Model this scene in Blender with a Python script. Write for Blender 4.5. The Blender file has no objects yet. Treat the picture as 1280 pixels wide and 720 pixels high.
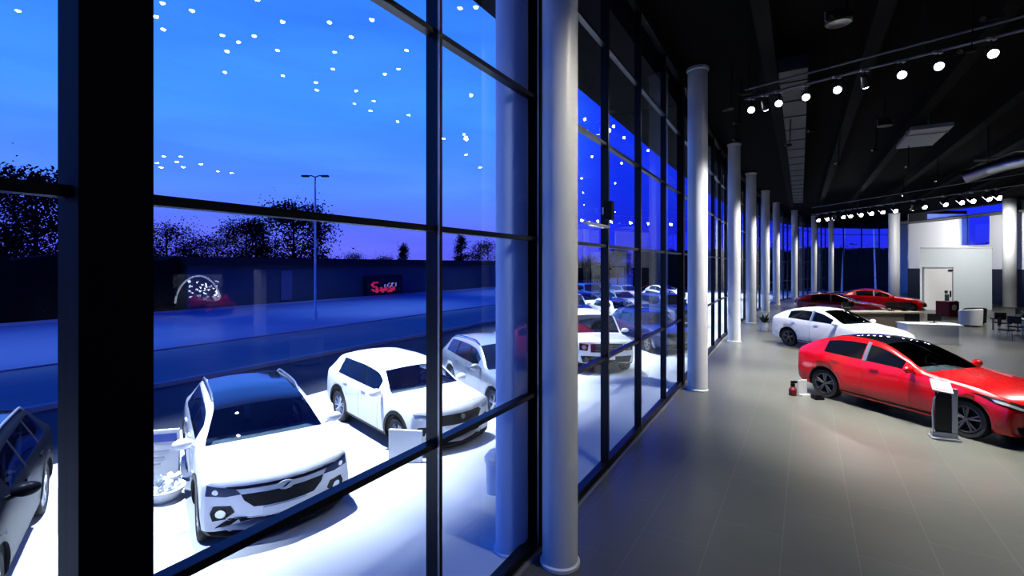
import bpy, bmesh, math, random
from mathutils import Vector, Matrix
from mathutils.bvhtree import BVHTree

random.seed(7)
scene = bpy.context.scene
COL = scene.collection
PI = math.pi
R = math.radians

# ------------------------------------------------------------------ camera
CAMZ, F, HY = 3.1, 600.0, 331.0          # eye height, focal length in pixels, horizon row
cam = bpy.data.cameras.new('camera')
cam.sensor_width = 36.0
cam.lens = F * 36.0 / 1280.0
cam.shift_y = -(360.0 - HY) / 1280.0
cam.clip_start, cam.clip_end = 0.05, 1000
camo = bpy.data.objects.new('camera', cam)
COL.objects.link(camo)
camo.location = (0, 0, CAMZ)
camo.rotation_euler = (PI / 2, 0, 0)
scene.camera = camo
scene.view_settings.view_transform = 'Standard'
scene.view_settings.look = 'Medium High Contrast'
scene.cycles.max_bounces = 8
scene.cycles.transparent_max_bounces = 24
scene.cycles.sample_clamp_indirect = 4.0
scene.cycles.caustics_reflective = False
scene.cycles.caustics_refractive = False
scene.cycles.use_denoising = True

def at(px, py, z=0.0):
    """ground point (height z) seen at a pixel"""
    Y = (CAMZ - z) * F / (py - HY)
    return Vector(((px - 640) / F * Y, Y, z))
def atY(px, py, Y):
    return Vector(((px - 640) / F * Y, Y, CAMZ - (py - HY) / F * Y))

# ------------------------------------------------------------------ materials
MATS = {}
def mat(name, col, rough=0.5, metal=0.0, coat=0.0, emit=None, estr=0.0, vary=0.06, scale=9.0, spec=0.5, bump=0.0):
    if name in MATS: return MATS[name]
    m = bpy.data.materials.new(name); m.use_nodes = True
    nt = m.node_tree; b = nt.nodes['Principled BSDF']
    tc = nt.nodes.new('ShaderNodeTexCoord'); nz = nt.nodes.new('ShaderNodeTexNoise')
    nz.inputs['Scale'].default_value = scale; nz.inputs['Detail'].default_value = 3
    nt.links.new(tc.outputs['Object'], nz.inputs['Vector'])
    mx = nt.nodes.new('ShaderNodeMixRGB')
    mx.inputs['Color1'].default_value = (*[max(0, c * (1 - vary)) for c in col], 1)
    mx.inputs['Color2'].default_value = (*[min(1, c * (1 + vary)) for c in col], 1)
    nt.links.new(nz.outputs['Fac'], mx.inputs['Fac'])
    nt.links.new(mx.outputs['Color'], b.inputs['Base Color'])
    b.inputs['Roughness'].default_value = rough
    b.inputs['Metallic'].default_value = metal
    b.inputs['Specular IOR Level'].default_value = spec
    if coat:
        b.inputs['Coat Weight'].default_value = coat
        b.inputs['Coat Roughness'].default_value = 0.04
    if emit:
        b.inputs['Emission Color'].default_value = (*emit, 1)
        b.inputs['Emission Strength'].default_value = estr
    if bump:
        bp = nt.nodes.new('ShaderNodeBump'); bp.inputs['Strength'].default_value = bump
        bp.inputs['Distance'].default_value = 0.02
        nt.links.new(nz.outputs['Fac'], bp.inputs['Height'])
        nt.links.new(bp.outputs['Normal'], b.inputs['Normal'])
    MATS[name] = m
    return m

def glass_mat(name, tint, base, graze, rough=0.0):
    m = bpy.data.materials.new(name); m.use_nodes = True
    nt = m.node_tree; nt.nodes.clear()
    out = nt.nodes.new('ShaderNodeOutputMaterial')
    tr = nt.nodes.new('ShaderNodeBsdfTransparent'); tr.inputs['Color'].default_value = (*tint, 1)
    gl = nt.nodes.new('ShaderNodeBsdfGlossy'); gl.inputs['Roughness'].default_value = rough
    gl.inputs['Color'].default_value = (0.9, 0.95, 1, 1)
    lw = nt.nodes.new('ShaderNodeLayerWeight'); lw.inputs['Blend'].default_value = 0.5
    pw = nt.nodes.new('ShaderNodeMath'); pw.operation = 'POWER'; pw.inputs[1].default_value = 4.0
    ma = nt.nodes.new('ShaderNodeMath'); ma.operation = 'MULTIPLY_ADD'
    ma.inputs[1].default_value = graze; ma.inputs[2].default_value = base
    mx = nt.nodes.new('ShaderNodeMixShader')
    nt.links.new(lw.outputs['Facing'], pw.inputs[0]); nt.links.new(pw.outputs[0], ma.inputs[0])
    nt.links.new(ma.outputs[0], mx.inputs['Fac'])
    nt.links.new(tr.outputs[0], mx.inputs[1]); nt.links.new(gl.outputs[0], mx.inputs[2])
    nt.links.new(mx.outputs[0], out.inputs['Surface'])
    MATS[name] = m
    return m

WHITE = mat('white_car_paint', (0.88, 0.885, 0.90), 0.22, coat=0.9, vary=0.01)
RED = mat('red_car_paint', (0.56, 0.003, 0.006), 0.25, coat=1.0, vary=0.03)
DKRED = mat('dark_red_car_paint', (0.25, 0.006, 0.01), 0.25, coat=1.0, vary=0.03)
GREY = mat('grey_car_paint', (0.30, 0.33, 0.38), 0.28, metal=0.3, coat=0.9, vary=0.03)
NAVY = mat('blue_car_paint', (0.03, 0.05, 0.16), 0.25, coat=1.0, vary=0.03)
BLACKP = mat('black_car_paint', (0.006, 0.007, 0.010), 0.35, vary=0.03, spec=.04)
TRIM = mat('black_plastic', (0.006, 0.0065, 0.008), 0.5, vary=0.15, spec=.25)
SEAM = mat('panel_gap', (0.02, 0.02, 0.022), 0.7)
RUBBER = mat('tyre_rubber', (0.013, 0.013, 0.014), 0.75, vary=0.2)
RIM = mat('alloy_rim', (0.42, 0.43, 0.45), 0.3, metal=0.85)
DKRIM = mat('dark_alloy_rim', (0.14, 0.14, 0.15), 0.35, metal=0.7)
SILVER = mat('silver_trim', (.72, .74, .78), .3, metal=.25, vary=.02)
CHROME = mat('chrome', (0.78, 0.8, 0.83), 0.12, metal=1.0, vary=0.02)
LAMPG = mat('headlamp_glass', (0.02, 0.035, 0.10), 0.2, vary=0.3, scale=40, spec=.35)
LAMPW = mat('headlamp_reflector', (0.75, 0.8, 0.85), 0.1, metal=0.6, coat=1.0, vary=0.3, scale=30)
TAIL = mat('tail_lamp_plastic', (0.25, 0.005, 0.008), 0.15, coat=1.0)
PLATE = mat('blank_plate', (0.8, 0.82, 0.84), 0.4)
MESHB = mat('grille_mesh', (0.005, 0.006, 0.010), 0.45, vary=0.9, scale=90, bump=0.6, spec=.25)
ROOFB = mat('gloss_black_roof', (0.006, 0.008, 0.014), 0.06, coat=1.0, vary=0.05)
SIDEG = mat('black_side_glass', (0.004, 0.005, 0.006), 0.12, vary=0.1, spec=.22)
DKGLASS = mat('dark_car_glass', (0.008, 0.011, 0.015), 0.05, coat=1.0, vary=0.1)
CARGLASS = glass_mat('tinted_car_glass', (0.42, 0.47, 0.5), 0.08, 0.6)
CABIN = mat('cabin_trim', (0.03, 0.034, 0.04), 0.6, vary=0.2)
SEATM = mat('seat_fabric', (0.045, 0.045, 0.05), 0.8, vary=0.2)
DASHM = mat('dashboard_plastic', (0.36, 0.42, 0.44), 0.5, vary=0.2)

# ------------------------------------------------------------------ mesh builder
class B:
    def __init__(s): s.bm = bmesh.new()
    def box(s, c, size, rz=0.0, mi=0, M=None):
        hx, hy, hz = size[0] / 2, size[1] / 2, size[2] / 2
        ca, sa = math.cos(rz), math.sin(rz); vs = []
        for dx, dy, dz in ((-1,-1,-1),(1,-1,-1),(1,1,-1),(-1,1,-1),(-1,-1,1),(1,-1,1),(1,1,1),(-1,1,1)):
            x, y, z = dx * hx, dy * hy, dz * hz
            p = Vector((c[0] + x * ca - y * sa, c[1] + x * sa + y * ca, c[2] + z))
            vs.append(s.bm.verts.new(M @ p if M else p))
        for f in ((0,3,2,1),(4,5,6,7),(0,1,5,4),(1,2,6,5),(2,3,7,6),(3,0,4,7)):
            s.bm.faces.new([vs[i] for i in f]).material_index = mi
        return s
    def cyl(s, p0, p1, r0, r1=None, n=16, cap=True, mi=0):
        r1 = r0 if r1 is None else r1
        p0, p1 = Vector(p0), Vector(p1); ax = (p1 - p0).normalized()
        u = ax.orthogonal().normalized(); v = ax.cross(u)
        a = [s.bm.verts.new(p0 + (u * math.cos(2*PI*i/n) + v * math.sin(2*PI*i/n)) * r0) for i in range(n)]
        b = [s.bm.verts.new(p1 + (u * math.cos(2*PI*i/n) + v * math.sin(2*PI*i/n)) * r1) for i in range(n)]
        for i in range(n):
            j = (i + 1) % n
            s.bm.faces.new((a[i], a[j], b[j], b[i])).material_index = mi
        if cap:
            s.bm.faces.new(a[::-1]).material_index = mi; s.bm.faces.new(b).material_index = mi
        return s
    def lathe(s, prof, c=(0, 0, 0), axis='Z', n=32, closed=False, mi=0):
        c = Vector(c); rings = []
        for r, h in prof:
            ring = []
            for i in range(n):
                a = 2 * PI * i / n; x, y = math.cos(a) * r, math.sin(a) * r
                p = {'Z': (x, y, h), 'Y': (x, h, y), 'X': (h, x, y)}[axis]
                ring.append(s.bm.verts.new(c + Vector(p)))
            rings.append(ring)
        m = len(rings)
        for k in range(m if closed else m - 1):
            a, b = rings[k], rings[(k + 1) % m]
            for i in range(n):
                j = (i + 1) % n
                s.bm.faces.new((a[i], a[j], b[j], b[i])).material_index = mi
        if not closed:
            if prof[0][0] > 1e-4: s.bm.faces.new(rings[0][::-1]).material_index = mi
            if prof[-1][0] > 1e-4: s.bm.faces.new(rings[-1]).material_index = mi
        return s
    def tube(s, pts, r, n=8, mi=0, closed=False):
        pts = [Vector(p) for p in pts]; rings = []; m = len(pts)
        for k, p in enumerate(pts):
            if closed: t = pts[(k + 1) % m] - pts[k - 1]
            else: t = pts[min(k + 1, m - 1)] - pts[max(k - 1, 0)]
            t.normalize()
            up = Vector((0, 0, 1)) if abs(t.z) < 0.95 else Vector((1, 0, 0))
            u = t.cross(up).normalized(); v = u.cross(t)
            rings.append([s.bm.verts.new(p + (u * math.cos(2*PI*i/n) + v * math.sin(2*PI*i/n)) * r) for i in range(n)])
        for k in range(m if closed else m - 1):
            a, b = rings[k], rings[(k + 1) % m]
            for i in range(n):
                j = (i + 1) % n
                s.bm.faces.new((a[i], a[j], b[j], b[i])).material_index = mi
        if not closed:
            s.bm.faces.new(rings[0][::-1]); s.bm.faces.new(rings[-1])
        return s
    def prism(s, poly, z0, z1, mi=0):
        a = [s.bm.verts.new((p[0], p[1], z0)) for p in poly]; b = [s.bm.verts.new((p[0], p[1], z1)) for p in poly]
        n = len(poly)
        s.bm.faces.new(a[::-1]).material_index = mi; s.bm.faces.new(b).material_index = mi
        for i in range(n):
            j = (i + 1) % n
            s.bm.faces.new((a[i], a[j], b[j], b[i])).material_index = mi
        return s
    def quad(s, ps, mi=0):
        s.bm.faces.new([s.bm.verts.new(p) for p in ps]).material_index = mi
        return s
    def slab(s, pts2, th):
        """a sheet along x-z points extruded over y by th (local)"""
        return s
    def blob(s, c, size, n=2):
        g = bmesh.ops.create_icosphere(s.bm, subdivisions=n, radius=1.0)
        for v in g['verts']:
            v.co = Vector((c[0] + v.co.x * size[0], c[1] + v.co.y * size[1], c[2] + v.co.z * size[2]))
        return s
    def bevel(s, w=0.01, seg=2):
        es = [e for e in s.bm.edges if len(e.link_faces) == 2 and e.calc_face_angle(0) > 0.6]
        bmesh.ops.bevel(s.bm, geom=es, offset=w, segments=seg, affect='EDGES', profile=0.6, clamp_overlap=True)
        return s
    def build(s, name, m, parent=None, smooth=35, loc=None, norm=True):
        if norm: bmesh.ops.recalc_face_normals(s.bm, faces=s.bm.faces[:])
        if smooth:
            for f in s.bm.faces: f.smooth = True
            for e in s.bm.edges:
                e.smooth = len(e.link_faces) == 2 and e.calc_face_angle(PI) < R(smooth)
        me = bpy.data.meshes.new(name); s.bm.to_mesh(me); s.bm.free()
        for q in (m if isinstance(m, (list, tuple)) else [m]): me.materials.append(q)
        o = bpy.data.objects.new(name, me); COL.objects.link(o)
        if parent: o.parent = parent
        if loc: o.location = loc
        return o

def tag(o, label, cat, group=None):
    o['label'] = label; o['category'] = cat
    if group: o['group'] = group
    return o
def thing(name, label, cat, loc=(0, 0, 0), rz=0.0, group=None):
    o = bpy.data.objects.new(name, None); COL.objects.link(o)
    o.empty_display_size = 0.1
    o.location = loc; o.rotation_euler = (0, 0, rz)
    return tag(o, label, cat, group)
def struct(o):
    o['kind'] = 'structure'; return o
def srcname(o):
    return o.name.split('.')[0]
def copy_tree(o, parent=None, paint=None, skip=()):
    c = o.copy(); COL.objects.link(c); c.parent = parent
    if paint and c.type == 'MESH':
        for sl in c.material_slots:
            if sl.material in paint:
                q = paint[sl.material]; sl.link = 'OBJECT'; sl.material = q
    for ch in list(o.children):
        if srcname(ch) not in skip: copy_tree(ch, c, paint, skip)
    return c

# ------------------------------------------------------------------ cars
def crom(P, u):
    n = len(P) - 1; i = min(int(u), n - 1); t = u - i
    p0, p1, p2, p3 = P[max(i - 1, 0)], P[i], P[i + 1], P[min(i + 2, n)]
    r = []
    for a, b, c, d in zip(p0, p1, p2, p3):
        m1, m2 = (c - a) / 2, (d - b) / 2
        if (c - b) * (b - a) <= 0: m1 = 0
        if (c - b) * (d - c) <= 0: m2 = 0
        t2, t3 = t * t, t * t * t
        r.append((2*t3 - 3*t2 + 1) * b + (t3 - 2*t2 + t) * m1 + (-2*t3 + 3*t2) * c + (t3 - t2) * m2)
    return r
NR = 18
def section(x, zt, zb, w, belt, yc, k):
    belt = min(belt, zt - 0.03); h = belt - zb; H = zt - belt; cz = min(0.035, 0.3 * H)
    pts = [(0, zb), (0.7 * w, zb)]
    for f, y in ((.06, .93), (.16, .985), (.36, 1.0), (.58, 1.0), (.78, .988), (.92, .97), (1.0, .945)):
        pts.append((y * w, zb + f * h))
    yb = 0.945 * w; Hs = H - cz
    for t in (.07, .30, .55, .80, .93):
        pts.append((yb + (yc + .015 - yb) * t ** 1.1, belt + Hs * t))
    ye = yc - 0.04
    pts.append((ye, zt - cz))
    for q in (.66, .33, 0):
        pts.append((ye * q, zt - cz * q * q))
    return [Vector((x - k * (y / w) ** 2, y, z)) for y, z in pts]

def cut_grid(bm, step):
    for ax in (0, 1, 2):
        vs = [v.co[ax] for v in bm.verts]; lo, hi = min(vs), max(vs)
        if hi - lo < 1e-5: continue
        q = math.floor(lo / step) * step + step
        while q < hi:
            co = Vector((0, 0, 0)); co[ax] = q; no = Vector((0, 0, 0)); no[ax] = 1
            bmesh.ops.bisect_plane(bm, geom=bm.verts[:] + bm.edges[:] + bm.faces[:], plane_co=co, plane_no=no)
            q += step

class Car:
    def __init__(s, root, bvh): s.root, s.bvh = root, bvh
    def hit(s, a, b, view):
        if view == 'front': o, d = Vector((6, a, b)), Vector((-1, 0, 0))
        elif view == 'rear': o, d = Vector((-6, a, b)), Vector((1, 0, 0))
        elif view == 'left': o, d = Vector((a, 4, b)), Vector((0, -1, 0))
        elif view == 'right': o, d = Vector((a, -4, b)), Vector((0, 1, 0))
        else: o, d = Vector((a, b, 4)), Vector((0, 0, -1))
        p, n, i, q = s.bvh.ray_cast(o, d)
        if p is None:
            p, n, i, q = s.bvh.find_nearest(o + d * (o.length * 0.7))
        if n.dot(d) > 0: n = -n
        return p, n, d
    def decal(s, name, m, poly, view, off=0.006, step=0.07, parent=None):
        bm = bmesh.new()
        if view in ('front', 'rear'): vs = [bm.verts.new((0, a, b)) for a, b in poly]
        elif view in ('left', 'right'): vs = [bm.verts.new((a, 0, b)) for a, b in poly]
        else: vs = [bm.verts.new((a, b, 0)) for a, b in poly]
        bm.faces.new(vs); cut_grid(bm, step)
        ds = None
        for v in bm.verts:
            a, b = {'front': (v.co.y, v.co.z), 'rear': (v.co.y, v.co.z), 'left': (v.co.x, v.co.z), 'right': (v.co.x, v.co.z)}.get(view, (v.co.x, v.co.y))
            p, n, d = s.hit(a, b, view)
            v.co = p + n * off; ds = d
        r = bmesh.ops.extrude_edge_only(bm, edges=[e for e in bm.edges if len(e.link_faces) == 1])
        for v in r['geom']:
            if isinstance(v, bmesh.types.BMVert): v.co += ds * (off + 0.02)
        b = B(); b.bm.free(); b.bm = bm
        return b.build(name, m, parent or s.root, smooth=40)
    def pair(s, name, m, poly, view='front', **k):
        if view == 'front' or view == 'rear':
            return [s.decal(name, m, poly, view, **k), s.decal(name, m, [(-a, b) for a, b in poly], view, **k)]
        return [s.decal(name, m, poly, 'left', **k), s.decal(name, m, poly, 'right', **k)]

def wheel(root, x, y, rad, w, side, rimm, spokes=5, twin=True):
    b = B(); h = w / 2
    rr = rad * 0.70
    b.lathe([(rr, -h*.8), (rad*.93, -h), (rad*.985, -h*.8), (rad, -h*.5), (rad, h*.5), (rad*.985, h*.8), (rad*.93, h), (rr, h*.8)], axis='Y', n=36, closed=True)
    t = b.build('wheel', RUBBER, root, smooth=50, loc=(x, y, rad))
    b = B(); o = side * h
    b.lathe([(rr, o*.86), (rr*.95, o*.9), (rr*.9, o*.6), (rr*.88, -o*.5), (rr*.98, -o*.6)], axis='Y', n=36, closed=True)
    b.cyl((0, o*.55, 0), (0, o*.9, 0), rr*.2, rr*.16, n=20)
    for k in range(spokes):
        for dd in ((-.16, .16) if twin else (0,)):
            a = 2*PI*k/spokes + 0.3; a2 = a + dd; a1 = a + dd*.5
            p0 = Vector((math.cos(a1)*rr*.14, o*.72, math.sin(a1)*rr*.14)); p1 = Vector((math.cos(a2)*rr*.93, o*.78, math.sin(a2)*rr*.93))
            b.cyl(p0, p1, rr*.085, rr*.075, n=6)
    b.build('rim', rimm, t, smooth=40)
    b = B(); b.cyl((0, o*.0, 0), (0, o*.3, 0), rr*.86, n=28)
    b.build('brake_disc', TRIM, t, smooth=30)
    return t

def make_car(name, label, sp, paint, loc, yaw, group=None, see=False, cat='car'):
    root = thing(name, label, cat, loc, yaw, group)
    P = sp['ctrl']; us = [i / 5 for i in range(5 * (len(P) - 1) + 1)]
    def u_of(x):
        lo, hi = 0.0, float(len(P) - 1)
        for _ in range(50):
            md = (lo + hi) / 2
            if crom(P, md)[0] > x: lo = md
            else: hi = md
        return lo
    brk = [sp['cowl'], sp['roof0'], sp['roof1'], sp['rear1']]
    for a, b in sp['win']: brk += [a, b]
    for q in sp.get('seams', ()): brk += [q + .004, q - .004]
    if 'hoodseam' in sp: brk += [sp['hoodseam'] + .004, sp['hoodseam'] - .004]
    bu = [u_of(q) for q in brk]
    us = sorted([u for u in us if all(abs(u - q) > 0.05 for q in bu)] + bu)
    bm = bmesh.new(); rings = []; xs = []
    for u in us:
        c = crom(P, u); xs.append(c[0]); half = section(*c)
        ring = [bm.verts.new(p) for p in half]
        ring += [bm.verts.new(Vector((p.x, -p.y, p.z))) for p in half[-2:0:-1]]
        rings.append(ring)
    N = len(rings[0])
    # slots: 0 paint 1 seam 2 cladding 3 windscreen 4 rear_window 5 roof 6.. side windows
    nside = len(sp['win'])
    def region(i, xm):
        r = i if i < NR - 1 else N - 1 - i
        if r >= 14:
            if sp['roof0'] < xm < sp['cowl']: return 3
            if sp['rear1'] < xm < sp['roof1']: return 4
            if sp['roof1'] < xm < sp['roof0']: return 5
        if 9 <= r <= 11:
            for k, (a, b) in enumerate(sp['win']):
                if b < xm < a: return 6 + k
            if sp.get('bpillar', True) and sp['win'][-1][1] < xm < sp['win'][0][0]: return 2
        if r <= sp.get('clad', 2): return 2
        for q in sp.get('seams', ()):
            if abs(xm - q) < .0042 and r <= 8: return 1
        if 'hoodseam' in sp and abs(xm - sp['hoodseam']) < .0042 and r > 8: return 1
        return 0
    for k in range(len(rings) - 1):
        xm = (xs[k] + xs[k + 1]) / 2
        for i in range(N):
            j = (i + 1) % N
            f = bm.faces.new((rings[k][i], rings[k][j], rings[k + 1][j], rings[k + 1][i]))
            f.material_index = region(i, xm)
    for ring, mi in ((rings[0], sp.get('nosecap', 0)), (rings[-1], 0)):
        c = bm.verts.new(sum((v.co for v in ring), Vector()) / N)
        for i in range(N):
            f = bm.faces.new((ring[i], ring[(i + 1) % N], c)); f.material_index = 2 if (i < 2 or i > N - 3) else mi
    bmesh.ops.recalc_face_normals(bm, faces=bm.faces[:])
    bvh = BVHTree.FromBMesh(bm)
    side_w = lambda x: crom(P, u_of(x))[3]
    slots = [paint, SEAM, TRIM if sp.get('clad', 2) >= 0 else paint] + [SEAM] * (3 + nside)
    me = bpy.data.meshes.new('tmp'); bm.to_mesh(me); bm.free()
    for q in slots: me.materials.append(q)
    ob = bpy.data.objects.new('tmp', me); COL.objects.link(ob)
    cut = B()
    Ra = sp['R'] + sp.get('gap', .065)
    for x in sp['wx']:
        w = side_w(x)
        for sg in (-1, 1):
            cut.cyl((x, sg * (w - .33), sp['R'] + .01), (x, sg * (w + .35), sp['R'] + .01), Ra, n=44, mi=1)
    co = cut.build('tmpcut', slots, None, smooth=0)
    md = ob.modifiers.new('b', 'BOOLEAN'); md.operation = 'DIFFERENCE'; md.object = co; md.solver = 'EXACT'
    dg = bpy.context.evaluated_depsgraph_get()
    me2 = bpy.data.meshes.new_from_object(ob.evaluated_get(dg))
    bpy.data.objects.remove(ob); bpy.data.objects.remove(co)
    bm = bmesh.new(); bm.from_mesh(me2)
    gl = CARGLASS if see else DKGLASS
    def part(nm, ids, m, side=0, off=0.0, two=None):
        b2 = B(); vm = {}
        for f in bm.faces:
            if f.material_index in ids and (side == 0 or f.calc_center_median().y * side > 0):
                vs = []
                for v in f.verts:
                    if v not in vm: vm[v] = b2.bm.verts.new(v.co + v.normal * off)
                    vs.append(vm[v])
                g = b2.bm.faces.new(vs if off >= 0 else vs[::-1]); g.material_index = 1 if (two and f.material_index == 1) else 0
        if not b2.bm.faces: return None
        return b2.build(nm, [m, SEAM] if two else m, root, smooth=38, norm=False)
    roofm = sp.get('roofmat')
    part('body', (0, 1) if roofm else (0, 1, 5), paint, two=True)
    if roofm: part('roof_panel', (5,), roofm)
    part('lower_cladding', (2,), TRIM)
    part('windscreen', (3,), gl); part('rear_window', (4,), gl)
    for k in range(nside):
        for sg in (1, -1): part('side_window', (6 + k,), sp.get('sideglass', gl), side=sg)
    if see:
        b2 = B(); vm = {}
        for f in bm.faces:
            cm = f.calc_center_median()
            if f.material_index in (0, 2, 5) and cm.z > sp['linerz'] and sp['rear1'] < cm.x < sp['cowl']:
                vs = []
                for v in f.verts:
                    if v not in vm: vm[v] = b2.bm.verts.new(v.co - v.normal * .02)
                    vs.append(vm[v])
                b2.bm.faces.new(vs[::-1])
        b2.build('headliner', CABIN, root, norm=False)
        fx = sp['cowl']; fz = sp['linerz']
        b = B(); b.box((fx - .36, 0, fz - .18), (.6, 1.42, .3)).bevel(.06, 3); b.build('dashboard', DASHM, root)
        b = B(); b.box((-.3, 0, .42), (2.6, 1.5, .1)); b.build('cabin_floor', CABIN, root)
        for sx in (fx - 1.25, fx - 2.15):
            for sy in (.37, -.37):
                b = B(); b.box((sx + .2, sy, .62), (.5, .5, .2))
                b.box((-.05, 0, .98), (.16, .5, .64), M=Matrix.Translation((sx, sy, 0)) @ Matrix.Rotation(R(-8), 4, 'Y'))
                b.box((sx - .2, sy, min(1.33, fz + .24)), (.1, .28, .18)); b.bevel(.04, 2)
                b.build('seat', SEATM, root)
        b = B(); cx, cy, cz = fx - .70, .37, fz + .0
        ring = [Vector((cx - .16 * math.sin(a) * .42, cy + .18 * math.cos(a), cz + .18 * math.sin(a) * .9)) for a in [2*PI*i/28 for i in range(28)]]
        b.tube(ring, .016, closed=True, n=8)
        for a in (0.1, PI - .1, 1.5 * PI):
            b.cyl((cx, cy, cz), (cx - .067 * math.sin(a), cy + .17 * math.cos(a), cz + .16 * math.sin(a)), .018, n=8)
        b.cyl((cx - .02, cy, cz), (cx + .3, cy, cz - .14), .035, n=10)
        b.build('steering_wheel', TRIM, root)
    bm.free()
    C = Car(root, bvh); C.sp = sp; C.w = side_w; C.paint = paint
    for x in sp['wx']:
        for sg in (1, -1):
            wheel(root, x, sg * (side_w(x) - sp['tw'] / 2 - .025), sp['R'], sp['tw'], sg, sp.get('rim', RIM), sp.get('spokes', 5))
    # wing mirrors
    mx, mz = sp['mirror']
    for sg in (1, -1):
        w = side_w(mx); b = B()
        b.blob((mx, sg * (w + .09), mz), (.085, .125, .075), 3)
        for v in b.bm.verts:
            if v.co.x < mx - .03: v.co.x = mx - .03
        b.cyl((mx + .02, sg * (w - .07), mz - .06), (mx, sg * (w + .04), mz - .03), .03, .025, n=10)
        b.build('wing_mirror', paint, root, smooth=50)
    # door handles
    for hx, hz in sp.get('handles', ()):
        C.pair('door_handle', paint if sp.get('hpaint', True) else CHROME, [(hx - .09, hz - .014), (hx + .09, hz - .014), (hx + .09, hz + .014), (hx - .09, hz + .014)], 'side', off=.022, step=.05)
    if sp.get('flare'):
        for x in sp['wx']:
            n = 22; a0 = -.25; zc = sp['R'] + .01
            ang = [a0 + (PI - 2 * a0) * i / n for i in range(n + 1)]
            for view in ('left', 'right'):
                obs = B()
                obs.bm.free(); obs.bm = bmesh.new()
                row = []
                for a in ang:
                    q = []
                    for rr in (Ra - .012, Ra + sp['flare']):
                        p, nn, d = C.hit(x + rr * math.cos(a), max(.23, zc + rr * math.sin(a)), view)
                        q += [obs.bm.verts.new(p + nn * .012), obs.bm.verts.new(p - nn * .02)]
                    row.append(q)
                for i in range(n):
                    a, c = row[i], row[i + 1]
                    for s_, t_ in ((0, 2), (2, 3), (3, 1), (1, 0)):
                        obs.bm.faces.new((a[s_], a[t_], c[t_], c[s_]))
                obs.build('wheel_arch_trim', TRIM, root, smooth=40)
    return C

SUV = dict(ctrl=[
 (2.17, .44, .26, .62, .40, .58, .30), (2.16, .60, .25, .74, .55, .66, .30), (2.14, .76, .24, .81, .70, .70, .29), (2.10, .875, .23, .84, .81, .72, .27),
 (1.95, .94, .22, .875, .88, .74, .20), (1.5, .99, .21, .895, .93, .76, .09), (1.02, 1.05, .21, .90, .98, .79, .12),
 (0.76, 1.20, .20, .90, .99, .735, .12), (0.48, 1.36, .20, .90, 1.0, .665, .08), (.22, 1.44, .20, .90, 1.0, .635, .04),
 (-.5, 1.50, .20, .90, 1.01, .62, 0), (-1.25, 1.50, .21, .90, 1.03, .60, -.02), (-1.75, 1.43, .23, .89, 1.05, .58, -.06), (-1.95, 1.32, .26, .88, 1.05, .60, -.09),
 (-2.12, 1.08, .30, .86, 1.03, .70, -.12), (-2.2, .85, .32, .80, .80, .70, -.14), (-2.22, .6, .34, .72, .56, .66, -.15)],
 cowl=1.02, roof0=.42, roof1=-1.72, rear1=-2.08, win=[(.62, -.16), (-.23, -1.02), (-1.10, -1.55)], seams=(.80, -.195, -1.06), hoodseam=2.0,
 wx=(1.32, -1.30), R=.345, tw=.225, mirror=(.72, 1.05), handles=((-.06, .92), (-.93, .93)), flare=.055, linerz=.98, clad=2)
LIFT = dict(ctrl=[
 (2.34, .42, .21, .62, .38, .58, .34), (2.32, .58, .20, .76, .53, .66, .33), (2.24, .72, .19, .84, .65, .72, .29),
 (2.0, .85, .18, .895, .76, .76, .2), (1.5, .96, .17, .91, .88, .79, .1), (.80, 1.06, .17, .92, .985, .80, .12),
 (.40, 1.25, .17, .92, 1.0, .735, .12), (-.02, 1.42, .17, .92, 1.005, .66, .07), (-.32, 1.49, .17, .92, 1.01, .62, .03), (-.75, 1.515, .17, .92, 1.02, .60, 0),
 (-1.2, 1.475, .18, .92, 1.04, .59, -.02), (-1.7, 1.34, .19, .91, 1.06, .61, -.05), (-2.05, 1.18, .23, .89, 1.05, .67, -.1), (-2.22, 1.06, .30, .86, .99, .69, -.14),
 (-2.30, .84, .36, .79, .79, .65, -.18), (-2.32, .58, .38, .7, .52, .6, -.2)],
 cowl=.80, roof0=-.14, roof1=-1.10, rear1=-1.98, win=[(.42, -.40), (-.50, -1.42)], seams=(.60, -.45, -1.26), hoodseam=2.04, roofmat=ROOFB, sideglass=SIDEG, rim=DKRIM,
 wx=(1.37, -1.36), R=.335, tw=.225, mirror=(.52, 1.06), handles=((-.22, .90), (-1.10, .92)), linerz=1.0, clad=1, gap=.05, bpillar=False)
WAGON = dict(ctrl=[
 (2.28, .44, .24, .62, .40, .58, .32), (2.26, .60, .23, .76, .55, .66, .32), (2.22, .76, .22, .83, .70, .72, .29), (2.08, .87, .21, .87, .80, .74, .22),
 (1.5, .96, .20, .90, .90, .77, .09), (0.95, 1.01, .20, .91, .95, .79, .12),
 (0.60, 1.20, .20, .91, .97, .735, .12), (0.22, 1.40, .20, .91, .98, .665, .08), (-.05, 1.48, .20, .91, .985, .635, .04),
 (-.6, 1.52, .20, .91, .99, .62, 0), (-1.4, 1.50, .21, .91, 1.02, .60, -.02), (-1.95, 1.44, .23, .90, 1.04, .59, -.06), (-2.2, 1.28, .27, .88, 1.04, .61, -.09),
 (-2.38, 1.02, .30, .86, .97, .70, -.12), (-2.44, .8, .32, .80, .75, .70, -.14), (-2.46, .55, .34, .72, .5, .66, -.15)],
 cowl=.95, roof0=.08, roof1=-1.95, rear1=-2.32, win=[(.50, -.22), (-.29, -1.08), (-1.16, -1.85)], seams=(.75, -.255, -1.12), hoodseam=2.12,
 wx=(1.38, -1.38), R=.335, tw=.22, mirror=(.62, 1.04), handles=((-.08, .9), (-.95, .91)), linerz=.97, clad=1)
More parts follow.
